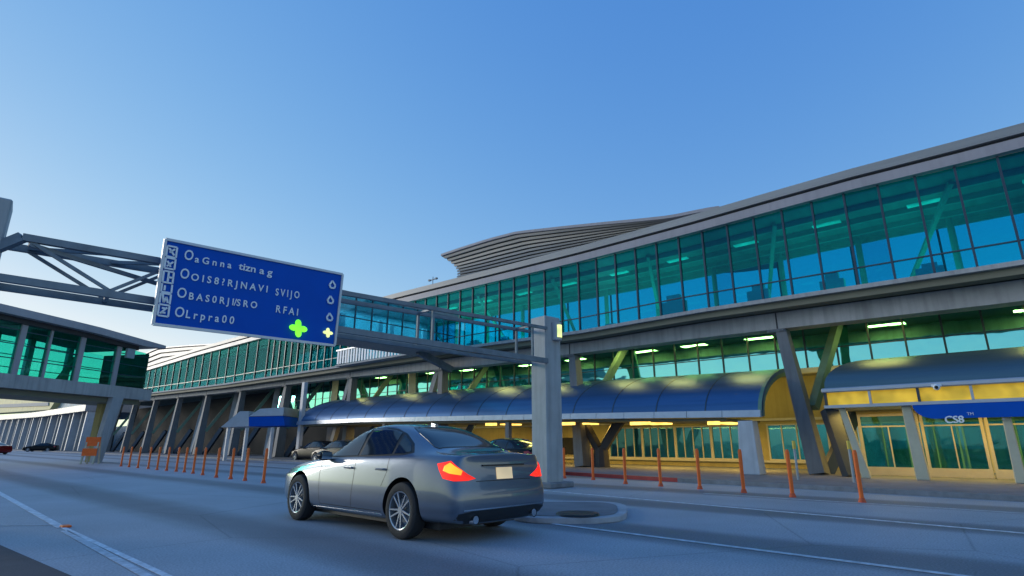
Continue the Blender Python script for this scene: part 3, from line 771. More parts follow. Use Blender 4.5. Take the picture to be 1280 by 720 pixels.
def word(body, px, py, px2, py2, hpx):
    """lettering whose base line runs from (px,py) to (px2,py2)"""
    a, b = sp_(px, py), sp_(px2, py2); h = (sp_(px, py) - sp_(px, py - hpx)).length
    xd = (b - a).normalized(); up = (upv - xd * upv.dot(xd)).normalized()
    probe = text_mesh(body, h / .72, M['white'], 'lettering', sgn, a, xd, up, .006, bold=.003)
    base = root_loc(sgn); L = max((v.co + base - a).dot(xd) for v in probe.data.vertices)
    k = (b - a).length / L
    for v in probe.data.vertices:
        c = v.co + base - a; t = c.dot(xd); v.co += xd * t * (k - 1)
    return probe
word('O', 229, 323.5, 240.5, 326, 13); word('a G n n a', 243, 327.5, 289, 335.5, 8.5); word('tizn a g', 298, 336.5, 340, 345, 9)
word('O', 224, 347, 235.5, 349, 13); word('O I S 8 ? R J N A V I', 238, 350, 334, 365.5, 9); word('S V I J O', 344, 369, 374, 373, 9)
word('O', 220, 371, 232, 373, 13); word('B A S 0 R J I/S R O', 235, 374, 321, 385.5, 9); word('R F A I', 344, 390, 372, 394.5, 9)
word('O', 217, 395, 229, 397, 13); word('L r p r a 0 0', 231, 397, 292, 405, 10)
# right hand small symbols: little house-like outlines
for (cx_, cy_) in ((415.5, 355.5), (413, 374.5), (412, 396)):
    m = MB(); u = gp(cx_ + 4, cy_ + .5, so + .02) - gp(cx_, cy_, so + .02); v = gp(cx_, cy_ - 4.5, so + .02) - gp(cx_, cy_, so + .02); o = gp(cx_, cy_, so + .02)
    ring = [(-.9, -.2), (0, 1), (.9, -.2), (.55, -1), (-.55, -1)]
    q = [o + u * a + v * b for a, b in ring]
    for i in range(5): m.bar(q[i], q[(i + 1) % 5], .035, .02, up=gn)
    m.build('house_symbol', M['white'], sgn)
# left hand column of boxed symbols
def lp(u, v):   # u across 0..1 of column, v 0..1 down
    top = (209.5, 307), (221.5, 309.5); bot = (197, 394), (210, 396)
    x = (top[0][0] + (top[1][0] - top[0][0]) * u) * (1 - v) + (bot[0][0] + (bot[1][0] - bot[0][0]) * u) * v
    y = (top[0][1] + (top[1][1] - top[0][1]) * u) * (1 - v) + (bot[0][1] + (bot[1][1] - bot[0][1]) * u) * v
    return gp(x, y, so + .02)
boxes = [(0, .15), (.17, .32), (.36, .52), (.54, .66), (.68, .82), (.84, 1)]
inner = [[(.2, .2, .8, .8), (.8, .2, .3, .6)], [(.2, .8, .8, .3), (.2, .3, .6, .8)], [(.5, 0, .5, 1), (.5, .5, 1, .5)], [(.3, .2, .3, .8)], [(.2, .1, .4, .9), (.4, .9, .6, .3), (.6, .3, .8, .9)], [(.2, .8, .8, .2), (.3, .3, .7, .3), (.3, .7, .7, .7)]]
for k, ((v0, v1), ins) in enumerate(zip(boxes, inner)):
    m = MB(); q = [lp(0, v0), lp(1, v0), lp(1, v1), lp(0, v1)]
    for i in range(4):
        if k == 3 and i == 0 or k == 4 and i == 2: continue
        m.bar(q[i], q[(i + 1) % 4], .03, .02, up=gn)
    for (a, b, c, d) in ins: m.bar(lp(a, v0 + (v1 - v0) * b), lp(c, v0 + (v1 - v0) * d), .032, .02, up=gn)
    m.build('boxed_symbol', M['white'], sgn)
def cross(px, py, r, mat):
    o = gp(px, py, so + .02); u = (gp(px + 5, py + .8, so + .02) - o) / 5; v = (gp(px, py - 5, so + .02) - o) / 5
    q = []
    for k in range(32):
        t = 2 * math.pi * k / 32; rr = r * (.42 + .58 * abs(math.cos(2 * t)) ** 1.3); q.append(o + u * rr * math.cos(t) + v * rr * math.sin(t))
    m = MB(); m.prism(q, gn * .03); m.build('lit_symbol', mat, sgn)
cross(372.5, 410.5, 11, M['green']); cross(409.5, 416, 6, M['paleyel'])

# ------------------------------------------------------------------ glazed bridge on the left
B0 = G(140, 577); B0 = (lat * (-28.2) + fwd * 40)
ua = R(12.0); bu = lat * math.sin(ua) + fwd * math.cos(ua); bn = Vector((bu.y, -bu.x, 0)); bn = bn if bn.dot(lat) > 0 else -bn   # near face normal looks right/near
def bp_(px, py, off=0.0): return PP(px, py, B0 + bn * off, bn)
br = thing('glazed_bridge', 'grey footbridge with green glass and sloping roof crossing the road at left', 'bridge', B0)
def s_of(px): 
    q = bp_(px, 480); return (q - B0).dot(bu)
sL, sR = s_of(0) - 16, s_of(182)
zrf = [(s_of(0), bp_(0, 383).z), (s_of(95), bp_(95, 405).z), (s_of(190), bp_(190, 431).z)]
def zr(s):
    (a, za), (b, zb), (c, zc) = zrf
    if s < b: return za + (zb - za) * (s - a) / (b - a)
    return zb + (zc - zb) * (s - b) / (c - b)
def bq(s, off, z): return B0 + bu * s + bn * off + Vector((0, 0, z))
zf1, zf0 = bp_(0, 466).z, bp_(0, 484).z
W = 4.5
def bbox(mb, s0, s1, o0, o1, z0, z1, z0b=None, z1b=None):
    z0b = z0 if z0b is None else z0b; z1b = z1 if z1b is None else z1b
    return mb.hexa([bq(s0, o0, z0), bq(s1, o0, z0b), bq(s1, o1, z0b), bq(s0, o1, z0), bq(s0, o0, z1), bq(s1, o0, z1b), bq(s1, o1, z1b), bq(s0, o1, z1)])
m = MB(); bbox(m, sL, sR + .6, .1, -W, zf0, zf1); m.build('deck', M['conc'], br)
m = MB(); bbox(m, sL, sR, -.3, -W + .3, zf0 - .35, zf0 - .002); m.build('deck_girder', M['soffit'], br)
m = MB(); sE = s_of(190); ss = [sL + (sE - sL) * k / 14 for k in range(15)]
for a, b in zip(ss, ss[1:]): bbox(m, a, b, .7, -W - .6, zr(a) - .45, zr(a), zr(b) - .45 + (.25 if b == ss[-1] else 0), zr(b))
m.build('roof', M['fascia'], br)
m = MB()
for a, b in zip(ss[:-1], ss[1:-1]): bbox(m, a, b, .2, -W, zr(a) - .75, zr(a) - .452, zr(b) - .75, zr(b) - .452)
m.build('roof_shade_band', M['darkroof'], br)  # near-black band: shadow under the roof put into its colour
cols = [s_of(0) - 12 + 4 * 0, s_of(0) - 8, s_of(0) - 4, s_of(14), s_of(51), s_of(93), s_of(141)]
wid = [.3, .3, .3, .34, .14, .34, .34]
for o_ in (0, -W + .3):
    for s_, w_ in zip(cols, wid):
        m = MB(); bbox(m, s_ - w_ / 2, s_ + w_ / 2, o_ + .05, o_ - .25, zf1, zr(s_) - .76); m.build('mullion', M['fascia'], br)
    sc2 = cols + [sR]
    for a, b, wa, wb in zip(sc2, sc2[1:], wid, wid[1:] + [.2]):
        a += wa / 2; b -= wb / 2
        m = MB(); h = zr((a + b) / 2) - .76 - zf1
        for fr_ in (.3, .58, .86): bbox(m, a, b, o_ - .02, o_ - .10, zf1 + h * fr_, zf1 + h * fr_ + .05)
        fr = m.build('window', M['mull'], br)
        m = MB(); bbox(m, a, b, o_ - .05, o_ - .07, zf1, zr(a) - .76, None, zr(b) - .76); m.build('pane', M['glass_br'] if o_ == 0 else M['glass_back'], fr)
m = MB(); bbox(m, sR - .1, sR, -.1, -W + .3, zf1, zr(sR) - .76); m.build('end_wall', M['dark'], br)
a_ = s_of(153); m = MB(); bbox(m, a_ - .3, a_ + .35, .25, .06, bp_(155, 447).z, bp_(155, 435).z); m.build('wall_lamp_box', M['gutter'], br)
# diagonal braces inside
m = MB(); m.bar(bq(cols[5] - .6, -.6, zf1), bq(cols[5] + .3, -.6, zf1 + 1.6), .3, .3); m.build('inner_brace', M['strut'], br)
pb = G(118, 578)
q0, q1 = bp_(139, 480), bp_(116, 576)
m = MB(); b0 = bq(s_of(138), .15, 0); tq = bq(s_of(148), .15, zf0 - .002)
m.hexa([b0 + bu * -.3, b0 + bu * .35, b0 + bu * .35 - bn * .35, b0 - bu * .3 - bn * .35, tq - bu * .35, tq + bu * .5, tq + bu * .5 - bn * .4, tq - bu * .35 - bn * .4]); m.build('pier', M['pole'], br)
m = MB(); q_ = bp_(119, 576, -1.6); b0 = Vector((q_.x, q_.y, 0)); m.hexa([b0 + bu * -.35 , b0 + bu * .35, b0 + bu * .35 - bn * .5, b0 - bu * .35 - bn * .5] + [p + Vector((0, 0, zf0 - .36)) + bu * .1 for p in (b0 + bu * -.35 , b0 + bu * .35, b0 + bu * .35 - bn * .5, b0 - bu * .35 - bn * .5)]); m.build('pier', M['tan'], br)

# ------------------------------------------------------------------ far wing and buildings under the bridge
fw = thing('low_wing', 'distant low grey wing with a row of columns under the footbridge', 'building', (26, 150, 0))
zw = prof([(0, 521), (60, 515), (120, 506), (150, 500)], 25)
yw = [118 + 9.5 * k for k in range(24)]
zwf = lambda y: min(zw(y), 9.5)
m = MB()
for a, b in zip(yw, yw[1:]):
    m.hexa([(23.5, a, zwf(a) - 1.1), (40, a, zwf(a) - 1.1), (40, b, zwf(b) - 1.1), (23.5, b, zwf(b) - 1.1), (23.5, a, zwf(a)), (40, a, zwf(a) + .5), (40, b, zwf(b) + .5), (23.5, b, zwf(b))])
m.build('roof', M['fascia'], fw)
for k, a in enumerate(yw[:-1]):
    for j in range(2):
        m = MB(); y_ = a + j * 4.7; m.bar((24.2, y_, .1), (24.6, y_ + .5, zwf(y_) - 1.11), 1.3 if j == 0 else .6, .6); m.build('column', M['palecol'] if j == 0 else M['conc'], fw)
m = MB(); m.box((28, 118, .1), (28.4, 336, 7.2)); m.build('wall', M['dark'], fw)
fb = thing('pale_building', 'distant pale yellow and white building seen under the footbridge', 'building', (60, 220, 0))
m = MB(); m.prism([PX(-60, 487, 44), PX(75, 482, 44), PX(70, 500, 44), PX(62, 512, 44), PX(-60, 520, 44)], (8, 0, 0)); m.build('wall', M['palewall'], fb)
m = MB(); m.prism([PX(75, 480, 46), PX(135, 478, 46), PX(135, 506, 46), PX(62, 513, 46), PX(70, 500, 46)], (8, 0, 0)); m.build('curved_roof', M['whitewall'], fb)
m = MB(); q = [PX(-60, 508, 43.6), PX(60, 503, 43.6), PX(60, 507, 43.6), PX(-60, 512, 43.6)]; m.prism(q, (.3, 0, 0)); m.build('window_band', M['conc'], fb)
m = MB(); m.box((46, 130, 0), (54, 400, 6)); m.build('base', M['whitewall'], fb)

# ------------------------------------------------------------------ small shelter with blue sign on the pavement
sc0 = lat * (-20.3) + fwd * 44.5
ks = thing('shelter', 'small pale awning with blue sign on posts beyond the row of bollards', 'shelter', (sc0.x, sc0.y, 0))
kn = -fwd
def kp_(px, py, off=0): return PP(px, py, sc0 + kn * off, kn)
a, b, c, d = kp_(276, 534), kp_(311, 533), kp_(311, 514), kp_(300, 514)
m = MB(); m.prism([a, b, c, d], fwd * 3); m.build('awning_end', M['gutter'], ks)
m = MB(); m.prism([kp_(311, 533), kp_(356, 532), kp_(354, 520), kp_(311, 521)], fwd * 3); m.build('blue_sign', M['bluesign'], ks)
m = MB(); m.prism([kp_(311, 520.5), kp_(354, 519.5), kp_(355, 509), kp_(325, 511)], fwd * 3); m.build('awning', M['gutter'], ks)
for px_ in (285, 308, 340):
    q = kp_(px_, 534); m = MB(); m.box((q.x, q.y, 0), (q.x + .22, q.y + .22, q.z)); m.build('post', M['palecol'], ks)

# ------------------------------------------------------------------ bollards
def make_bollard(label, group):
    t = thing('bollard', label, 'bollard', group=group)
    m = MB(); m.tube((0, 0, .0), (0, 0, .09), .08, .055, n=14); m.build('base', M['orangedark'], t, world=False)
    m = MB(); m.tube((0, 0, .09), (0, 0, 1.02), .046, n=14); m.tube((0, 0, 1.02), (0, 0, 1.08), .046, .03, n=14); m.build('tube', M['orange'], t, world=False, smooth=True)
    return t
ordn = ['first', 'second', 'third', 'fourth', 'fifth', 'sixth', 'seventh', 'eighth', 'ninth', 'tenth', 'eleventh', 'twelfth', 'thirteenth', 'fourteenth', 'fifteenth', 'sixteenth']
leftb = [(151, 583), (161, 584), (172, 585), (185, 586), (196, 587.5), (208, 588.5), (220, 589.5), (230, 590.5), (241, 592), (253, 594), (270, 597), (288, 599), (306, 601), (329, 604)]
rightb = [(705.5, 598), (741.5, 600), (782, 605), (826, 608), (875, 611.5), (930, 616), (991, 621.5), (1078, 628)]
proto = None
for i, p in enumerate(leftb):
    lab = f'slim orange bollard, {ordn[i]} from the left in the row left of the car'
    q = G(*p)
    if proto is None: proto = make_bollard(lab, 'orange bollards standing along the lanes'); proto.location = q; proto.rotation_euler.z = 0
    else: o = dup(proto, q, random.random(), lab)
for i, p in enumerate(rightb):
    dup(proto, G(*p), random.random(), f'slim orange bollard, {ordn[i]} from the gantry post in the row before the terminal')
for i, (px_, py_) in enumerate(((998, 600), (1068, 603))):
    q = G(px_, py_, .11); t = thing('marker_post', ['short grey post with yellow top near the big leaning column', 'short grey post with yellow top beside the entrance canopy post'][i], 'post', q, group='marker posts on the pavement')
    m = MB(); m.tube((0, 0, 0), (0, 0, .95), .04); m.build('shaft', M['pole'], t, world=False)
    m = MB(); m.tube((0, 0, .95), (0, 0, 1.2), .05); m.build('cap', M['yellow'], t, world=False)
# orange barricade at the bridge pier
q = G(112, 580)
bc = thing('barricade', 'orange and white folding barricade at the foot of the bridge pier', 'barricade', q, R(-40))
for i, x in enumerate((-.35, .35)):
    m = MB(); m.bar((x, -.35, 0), (x, 0, 1.7), .09, .09); m.bar((x, .35, 0), (x, 0, 1.7), .09, .09); m.build('leg', M['cream'], bc, world=False)
m = MB(); m.box((-.42, -.12, 1.1), (.42, -.04, 1.65)); m.box((-.42, -.3, .5), (.42, -.22, .95)); m.build('panel', M['orange'], bc, world=False)

# ------------------------------------------------------------------ cars
def interp(tab, y):
    for a, b in zip(tab, tab[1:]):
        if b[0] <= y <= a[0]:
            t = (a[0] - y) / (a[0] - b[0]); t = t
            return [p + (q - p) * t for p, q in zip(a, b)]
#        y     zb   wmax  wbelt zbelt  ztop  wtop
TAB = [(2.40, .30, .62, .55, .60, .64, .40),
       (2.28, .22, .76, .70, .66, .70, .48),
       (2.05, .19, .85, .80, .73, .78, .52),
       (1.75, .18, .895, .845, .80, .85, .55),
       (1.40, .18, .915, .865, .86, .905, .58),
       (1.02, .17, .920, .870, .905, .96, .60),
       (.82, .17, .922, .872, .925, 1.03, .63),
       (.50, .17, .924, .872, .945, 1.21, .62),
       (.20, .17, .925, .872, .955, 1.36, .60),
       (-.10, .17, .925, .872, .965, 1.435, .59),
       (-.50, .17, .925, .872, .975, 1.465, .59),
       (-.85, .17, .925, .870, .985, 1.44, .58),
       (-1.15, .18, .925, .865, .995, 1.375, .575),
       (-1.45, .19, .925, .860, 1.005, 1.27, .58),
       (-1.72, .20, .922, .850, 1.01, 1.15, .60),
       (-1.92, .21, .915, .835, 1.005, 1.085, .62),
       (-2.10, .22, .900, .815, 1.00, 1.065, .62)]
def ring(y, row, xs=1.0, yf=None):
    _, zb, w, wb, zbe, zt, wt = row
    P = [(0, zb), (w * .60, zb), (w * .90, zb + .015), (w * .975, zb + .12), (w, .40), (w * .998, .58), (w * .985, .72), (wb + (w - wb) * .45, zbe - .07), (wb, zbe), (wb - .03, zbe + .03)]
    # greenhouse or lid
    h = zt - zbe
    P += [(wb - .03 + (wt - wb + .03) * .45, zbe + .03 + (h - .05) * .52), (wt + .03, zt - .035 - max(0, h - .1) * .10), (wt - .07, zt - .012), (wt * .45, zt - .002), (0, zt)]
    return [Vector((x * xs, yf(z) if yf else y, z)) for x, z in P]
def yrear(z):
    pts = [(.18, -2.30), (.26, -2.40), (.36, -2.455), (.50, -2.47), (.60, -2.455), (.66, -2.425), (.80, -2.40), (.95, -2.385), (1.03, -2.40), (1.10, -2.36)]
    if z <= pts[0][0]: return pts[0][1]
    for (a, ya), (b, yb) in zip(pts, pts[1:]):
        if z <= b: return ya + (yb - ya) * (z - a) / (b - a)
    return pts[-1][1]
def yfront(z):
    return 2.46 - max(0, z - .5) ** 2 * 1.2 - max(0, .35 - z) * .4
def make_car(label, paint, group=None, lit=True, detail=True):
    t = thing('parked_car' if not lit else 'sedan', label, 'car', group=group)
    rings = []
    r0 = TAB[0]
    for xs, ins in ((0, 0), (.35, 0), (.75, .01), (.93, .05)):
        rr = list(r0); rings.append(ring(0, rr, xs, lambda z, i=ins: yfront(z) - i))
    ysn = [r[0] for r in TAB]
    for i, y in enumerate(ysn): rings.append(ring(y, TAB[i]))
    last = list(TAB[-1]); last[3] = .80; last[5] = 1.06
    for xs, ins in ((.985, .16), (.955, .07), (.90, .02), (.78, .0), (.4, -.012), (0, -.015)):
        l2 = list(last); l2[5] = 1.06 - (.0 if xs > .96 else .012); l2[4] = .995
        rings.append(ring(0, l2, xs, lambda z, i=ins: yrear(z) + i))
    bm = bmesh.new(); n = len(rings[0])
    V = []
    for r in rings:
        right = [bm.verts.new(p) for p in r]; left = [bm.verts.new((-p.x, p.y, p.z)) for p in r[1:-1]]
        V.append(right + list(reversed(left)))
    nn = len(V[0])
    for a, b in zip(V, V[1:]):
        for j in range(nn): k = (j + 1) % nn; bm.faces.new((a[j], a[k], b[k], b[j]))
    bmesh.ops.remove_doubles(bm, verts=bm.verts[:], dist=.0005)
    bmesh.ops.recalc_face_normals(bm, faces=bm.faces[:])
    me = bpy.data.meshes.new('body'); bm.to_mesh(me); bm.free()
    me.materials.append(paint); me.materials.append(M['blackp'])
    body = bpy.data.objects.new('body', me); COL.objects.link(body)
    ss_ = body.modifiers.new('s', 'SUBSURF'); ss_.levels = 2; ss_.render_levels = 2
    dg = bpy.context.evaluated_depsgraph_get()
    m2 = bpy.data.meshes.new_from_object(body.evaluated_get(dg)); body.modifiers.clear(); body.data = m2
    bmc = bmesh.new(); bmc.from_mesh(m2); tree = BVHTree.FromBMesh(bmc); bmc.free()
    # wheel arches
    WY = (1.46, -1.39); WR = .345
    cb_ = MB()
    for wy in WY:
        for sx in (-1, 1):
            cb_.tube((sx * .62, wy, WR + .0), (sx * 1.1, wy, WR), .405, n=48)
    cut = cb_.build('cut', M['blackp'], None)
    bo = body.modifiers.new('b', 'BOOLEAN'); bo.object = cut; bo.operation = 'DIFFERENCE'; bo.solver = 'EXACT'
    try: bo.material_mode = 'TRANSFER'
    except Exception: pass
    dg = bpy.context.evaluated_depsgraph_get(); dg.update()
    m3 = bpy.data.meshes.new_from_object(body.evaluated_get(dg)); body.modifiers.clear(); body.data = m3; bpy.data.objects.remove(cut)
    m3.polygons.foreach_set('use_smooth', [True] * len(m3.polygons)); m3.set_sharp_from_angle(angle=R(42))
    body.parent = t
    def patch(nm, poly, O, u, v, d, mat, off=.004, th=.012, parent=None, step=.05):
        """a thin shell lying on the bodywork: outline poly in the (u,v) plane at O, dropped along d"""
        O, u, v, d = Vector(O), Vector(u), Vector(v), Vector(d).normalized()
        b = bmesh.new(); b.faces.new([b.verts.new((p[0], p[1], 0)) for p in poly])
        for ax in (0, 1):
            lo = min(p[ax] for p in poly); hi = max(p[ax] for p in poly); k = int((hi - lo) / step)
            for i in range(1, k + 1):
                no = [0, 0, 0]; no[ax] = 1; co = [0, 0, 0]; co[ax] = lo + (hi - lo) * i / (k + 1)
                bmesh.ops.bisect_plane(b, geom=b.verts[:] + b.edges[:] + b.faces[:], plane_co=co, plane_no=no, dist=1e-5)
        bmesh.ops.triangulate(b, faces=[f for f in b.faces if len(f.verts) > 4])
        bad = []
        for w in b.verts:
            o = O + u * w.co.x + v * w.co.y
            h, nrm, _, _ = tree.ray_cast(o, d)
            if h is None: bad.append(w); continue
            w.co = h - d * off
        bmesh.ops.delete(b, geom=bad, context='VERTS')
        bmesh.ops.recalc_face_normals(b, faces=b.faces[:])
        ex = bmesh.ops.extrude_face_region(b, geom=b.faces[:])
        for w in ex['geom']:
            if isinstance(w, bmesh.types.BMVert): w.co = w.co + d * th
        bmesh.ops.recalc_face_normals(b, faces=b.faces[:])
        me = bpy.data.meshes.new(nm); b.to_mesh(me); b.free(); me.materials.append(mat)
        me.polygons.foreach_set('use_smooth', [True] * len(me.polygons)); me.set_sharp_from_angle(angle=R(50))
        o = bpy.data.objects.new(nm, me); COL.objects.link(o); o.parent = parent or t
        return o
    Zv = (0, 0, 1)
    def side(nm, poly, mat, sx, **k):   # poly in (y,z)
        return patch(nm, poly, (sx * 1.6, 0, 0), (0, 1, 0), Zv, (-sx, 0, 0), mat, **k)
    for sx in (-1, 1):
        side('window_trim', [(.72, .965), (.46, 1.155), (.18, 1.315), (-.10, 1.385), (-.50, 1.405), (-.82, 1.375), (-1.08, 1.305), (-1.36, 1.17), (-1.50, 1.055), (-1.30, 1.02), (-.7, 1.000), (.2, .975)], M['blackp'], sx, off=.003, th=.01)
        side('front_window', [(.62, .990), (.42, 1.145), (.16, 1.295), (-.10, 1.362), (-.16, 1.37), (-.18, 1.006), (.2, .995)], M['carglass'], sx, off=.010, th=.012)
        side('rear_side_window', [(-.24, 1.374), (-.50, 1.382), (-.82, 1.352), (-.98, 1.315), (-1.02, 1.035), (-.7, 1.022), (-.26, 1.01)], M['carglass'], sx, off=.010, th=.012)
        side('quarter_window', [(-1.06, 1.285), (-1.30, 1.17), (-1.42, 1.07), (-1.28, 1.048), (-1.08, 1.040)], M['carglass'], sx, off=.010, th=.012)
        if detail:
            w = .009
            for pts in ([(.78, .95), (.80, .70), (.74, .30)], [(-.20, .99), (-.20, .70), (-.17, .30)], [(-1.03, 1.01), (-1.02, .80), (-.92, .62)]):
                for a, b in zip(pts, pts[1:]):
                    side('door_seam', [(a[0] - w / 2, a[1]), (a[0] + w / 2, a[1]), (b[0] + w / 2, b[1]), (b[0] - w / 2, b[1])], M['blackp'], sx, off=.0015, th=.004)
            side('door_seam', [(.74, .305), (-.92, .305), (-.92, .296), (.74, .296)], M['blackp'], sx, off=.0015, th=.004)
            side('sill_trim', [(.98, .245), (-.93, .265), (-.93, .235), (.98, .215)], M['chrome'], sx, off=.006, th=.01)
            for yh in (-.05, -.88):
                m = MB(); zz = .835; h, _, _, _ = tree.ray_cast(Vector((sx * 1.6, yh, zz)), Vector((-sx, 0, 0)))
                m.hexa([(h.x + sx * .0, yh - .11, zz - .013), (h.x + sx * .045, yh - .09, zz - .012), (h.x + sx * .045, yh + .09, zz - .012), (h.x, yh + .11, zz - .013), (h.x, yh - .11, zz + .013), (h.x + sx * .045, yh - .09, zz + .012), (h.x + sx * .045, yh + .09, zz + .012), (h.x, yh + .11, zz + .013)])
                m.build('door_handle', paint, t, world=False, bevel=.005)
        # mirror
        m = MB(); rows = []
        for k, (yy_, s) in enumerate(((.70, .35), (.66, .8), (.58, 1), (.50, .95), (.485, .8))):
            rows.append([Vector((sx * (.985 + .115 * s * math.cos(a)), yy_, .995 + .075 * s * math.sin(a))) for a in [2 * math.pi * j / 12 for j in range(12)]])
        V_ = m.loft(rows, close=True); m.bm.faces.new(V_[0]); m.bm.faces.new(V_[-1])
        m.bar((sx * .85, .60, .94), (sx * .93, .60, .965), .08, .035)
        mi = m.build('wing_mirror', M['carblack'] if lit else paint, t, world=False, smooth=True)
        m = MB(); m.box((sx * .985 - .085, .478, .945), (sx * .985 + .085, .484, 1.045)); m.build('mirror_glass', M['chrome'], mi, world=False)
    # windscreens (dropped from above)
    def top(nm, poly, mat, **k): return patch(nm, poly, (0, 0, 2.2), (1, 0, 0), (0, 1, 0), (0, 0, -1), mat, **k)
    top('windscreen', [(-.60, .86), (.60, .86), (.63, .78), (.50, .20), (.47, .06), (-.47, .06), (-.50, .20), (-.63, .78)], M['carglass'], off=.008, th=.012)
    top('rear_window', [(-.46, -1.02), (.46, -1.02), (.54, -1.25), (.62, -1.70), (.60, -1.78), (.3, -1.80), (-.3, -1.80), (-.60, -1.78), (-.62, -1.70), (-.54, -1.25)], M['carglass'], off=.008, th=.012)
    # rear
    def rear(nm, poly, mat, **k): return patch(nm, poly, (0, -3.2, 0), (1, 0, 0), Zv, (0, 1, 0), mat, **k)
    s2 = .7071
    for sx in (-1, 1):
        O = Vector((sx * 2.2, -3.6, 0)); d = Vector((-sx * .62, .785, 0)); u = Vector((.785, sx * .62, 0)) * sx
        # measure s for a body point p: (p-O).u
        def sv(x, y): return (Vector((x, y, 0)) - O).dot(u)
        c0_, c1_ = sv(sx * .50, -2.39), sv(sx * .88, -2.08)
        if True:
            L_ = c1_ - c0_
            poly = [(c0_, .755), (c0_ + L_ * .22, .81), (c0_ + L_ * .50, .90), (c0_ + L_ * .66, .965), (c0_ + L_ * .80, .95), (c1_, .93), (c1_ - .02, .86), (c0_ + L_ * .86, .76), (c0_ + L_ * .6, .735), (c0_ + L_ * .2, .735)]
            tlp = patch('tail_light', poly, O, u, Zv, d, M['lampred'] if lit else M['carred'], off=.014, th=.03, step=.03)
            if lit:
                pol = [(c0_ + L_ * .40, .80), (c0_ + L_ * .36, .85), (c0_ + L_ * .56, .905), (c0_ + L_ * .68, .945), (c0_ + L_ * .82, .905), (c0_ + L_ * .86, .85), (c0_ + L_ * .7, .82)]
                patch('indicator', pol, O, u, Zv, d, M['lampamber'] if sx < 0 else M['lampred'], off=.018, th=.02, parent=tlp, step=.03)
    if detail:
        lid = rear('number_plate', [(-.15, .735), (.15, .735), (.15, .875), (-.15, .875)], M['platecream'] if lit else M['white'], off=.012, th=.02)
        rear('chrome_strip', [(-.40, .895), (.40, .895), (.40, .912), (-.40, .912)], M['blackp'], off=.02, th=.03)
        rear('trunk_seam', [(-.52, .725), (.52, .725), (.52, .716), (-.52, .716)], M['blackp'], off=.002, th=.006)
        rear('bumper_valance', [(-.80, .36), (-.6, .385), (.6, .385), (.80, .36), (.80, .22), (.6, .19), (-.6, .19), (-.80, .22)], M['blackp'], off=.010, th=.02)
        rear('bumper_trim', [(-.74, .405), (.74, .405), (.74, .392), (-.74, .392)], M['chrome'], off=.008, th=.014)
        for sx in (-1, 1):
            m = MB(); m.tube((sx * .55, -2.47, .285), (sx * .55, -2.2, .285), .055, n=18, caps=False); m.tube((sx * .55, -2.465, .285), (sx * .55, -2.2, .285), .047, n=18)
            m.build('exhaust_tip', M['chrome'], t, world=False, smooth=True)
        for pts in ([(-.70, -1.83), (-.74, -2.12), (-.735, -2.12), (-.69, -1.83)],):
            for s in (1, -1): top('trunk_seam', [(p[0] * s, p[1]) for p in (pts if s == 1 else pts[::-1])], M['blackp'], off=.0015, th=.005)
        top('antenna_fin', [(-.03, -.98), (.03, -.98), (.012, -.86), (-.012, -.86)], paint, off=.04, th=.05)
        for sx in (-1, 1):
            patch('headlight', [(0, .66), (.30, .66), (.36, .76), (.05, .73)], (sx * .48, 3.2, 0), (sx * 1, 0, 0), Zv, (0, -1, 0), M['chrome'], off=.01, th=.02)
        m = MB(); m.box((-.35, 2.40, .38), (.35, 2.475, .60)); m.build('grille', M['blackp'], t, world=False, bevel=.02)
    # underside
    m = MB(); m.box((-.70, -1.95, .14), (.70, 2.0, .24)); m.build('underbody', M['blackp'], t, world=False)
    # wheels
    for wy in WY:
        for sx in (-1, 1):
            cx = sx * .815; wt = thing_child('wheel', t)
            m = MB(); m.lathe([(.215, -.10), (.235, -.112), (.30, -.115), (.335, -.095), (.345, -.06), (.346, 0), (.345, .06), (.335, .095), (.30, .115), (.235, .112), (.215, .10)], n=48, at=(cx, wy, .345))
            ty = m.build('wheel', M['tyre'], t, world=False, smooth=True)
            m = MB(); f = sx
            m.lathe([(.24, f * .105), (.232, f * .112), (.218, f * .105), (.212, f * .06), (.205, -f * .05), (.10, -f * .06), (.0001, -f * .06)], n=48, at=(cx, wy, .345))
            rm = m.build('rim', M['rim'], ty, world=False, smooth=True)
            m = MB()
            for k in range(10):
                a = 2 * math.pi * k / 10 + .1; a2 = a + (.10 if k % 2 else -.10)
                p = Vector((cx + f * .085, wy + .045 * math.cos(a), .345 + .045 * math.sin(a))); q = Vector((cx + f * .098, wy + .222 * math.cos(a2), .345 + .222 * math.sin(a2)))
                m.bar(p, q, .026, .03, up=(1, 0, 0), w1=.020, h1=.02)
            m.build('spokes', M['rim'], ty, world=False, bevel=.003)
            m = MB(); m.tube((cx + f * .06, wy, .345), (cx + f * .105, wy, .345), .052, .045, n=20); m.build('hub', M['rim'], ty, world=False)
            m = MB(); m.tube((cx + f * .0, wy, .345), (cx + f * .03, wy, .345), .15, n=24); m.build('brake_disc', M['steel'], ty, world=False)
    return t
def thing_child(*a): return None
car = make_car('grey sedan with lit tail lamps driving away in the middle lane', M['silver'])
# place by its rear left wheel
ROT = R(-1.0)
rl_ = G(499, 674.5)
loc = Vector((-.815 - .09, -1.39, 0)); loc.rotate(Matrix.Rotation(ROT, 3, 'Z'))
car.location = rl_ - loc; car.location.z = 0; car.rotation_euler = (0, 0, ROT); car.scale = (1, 1, 1.035)

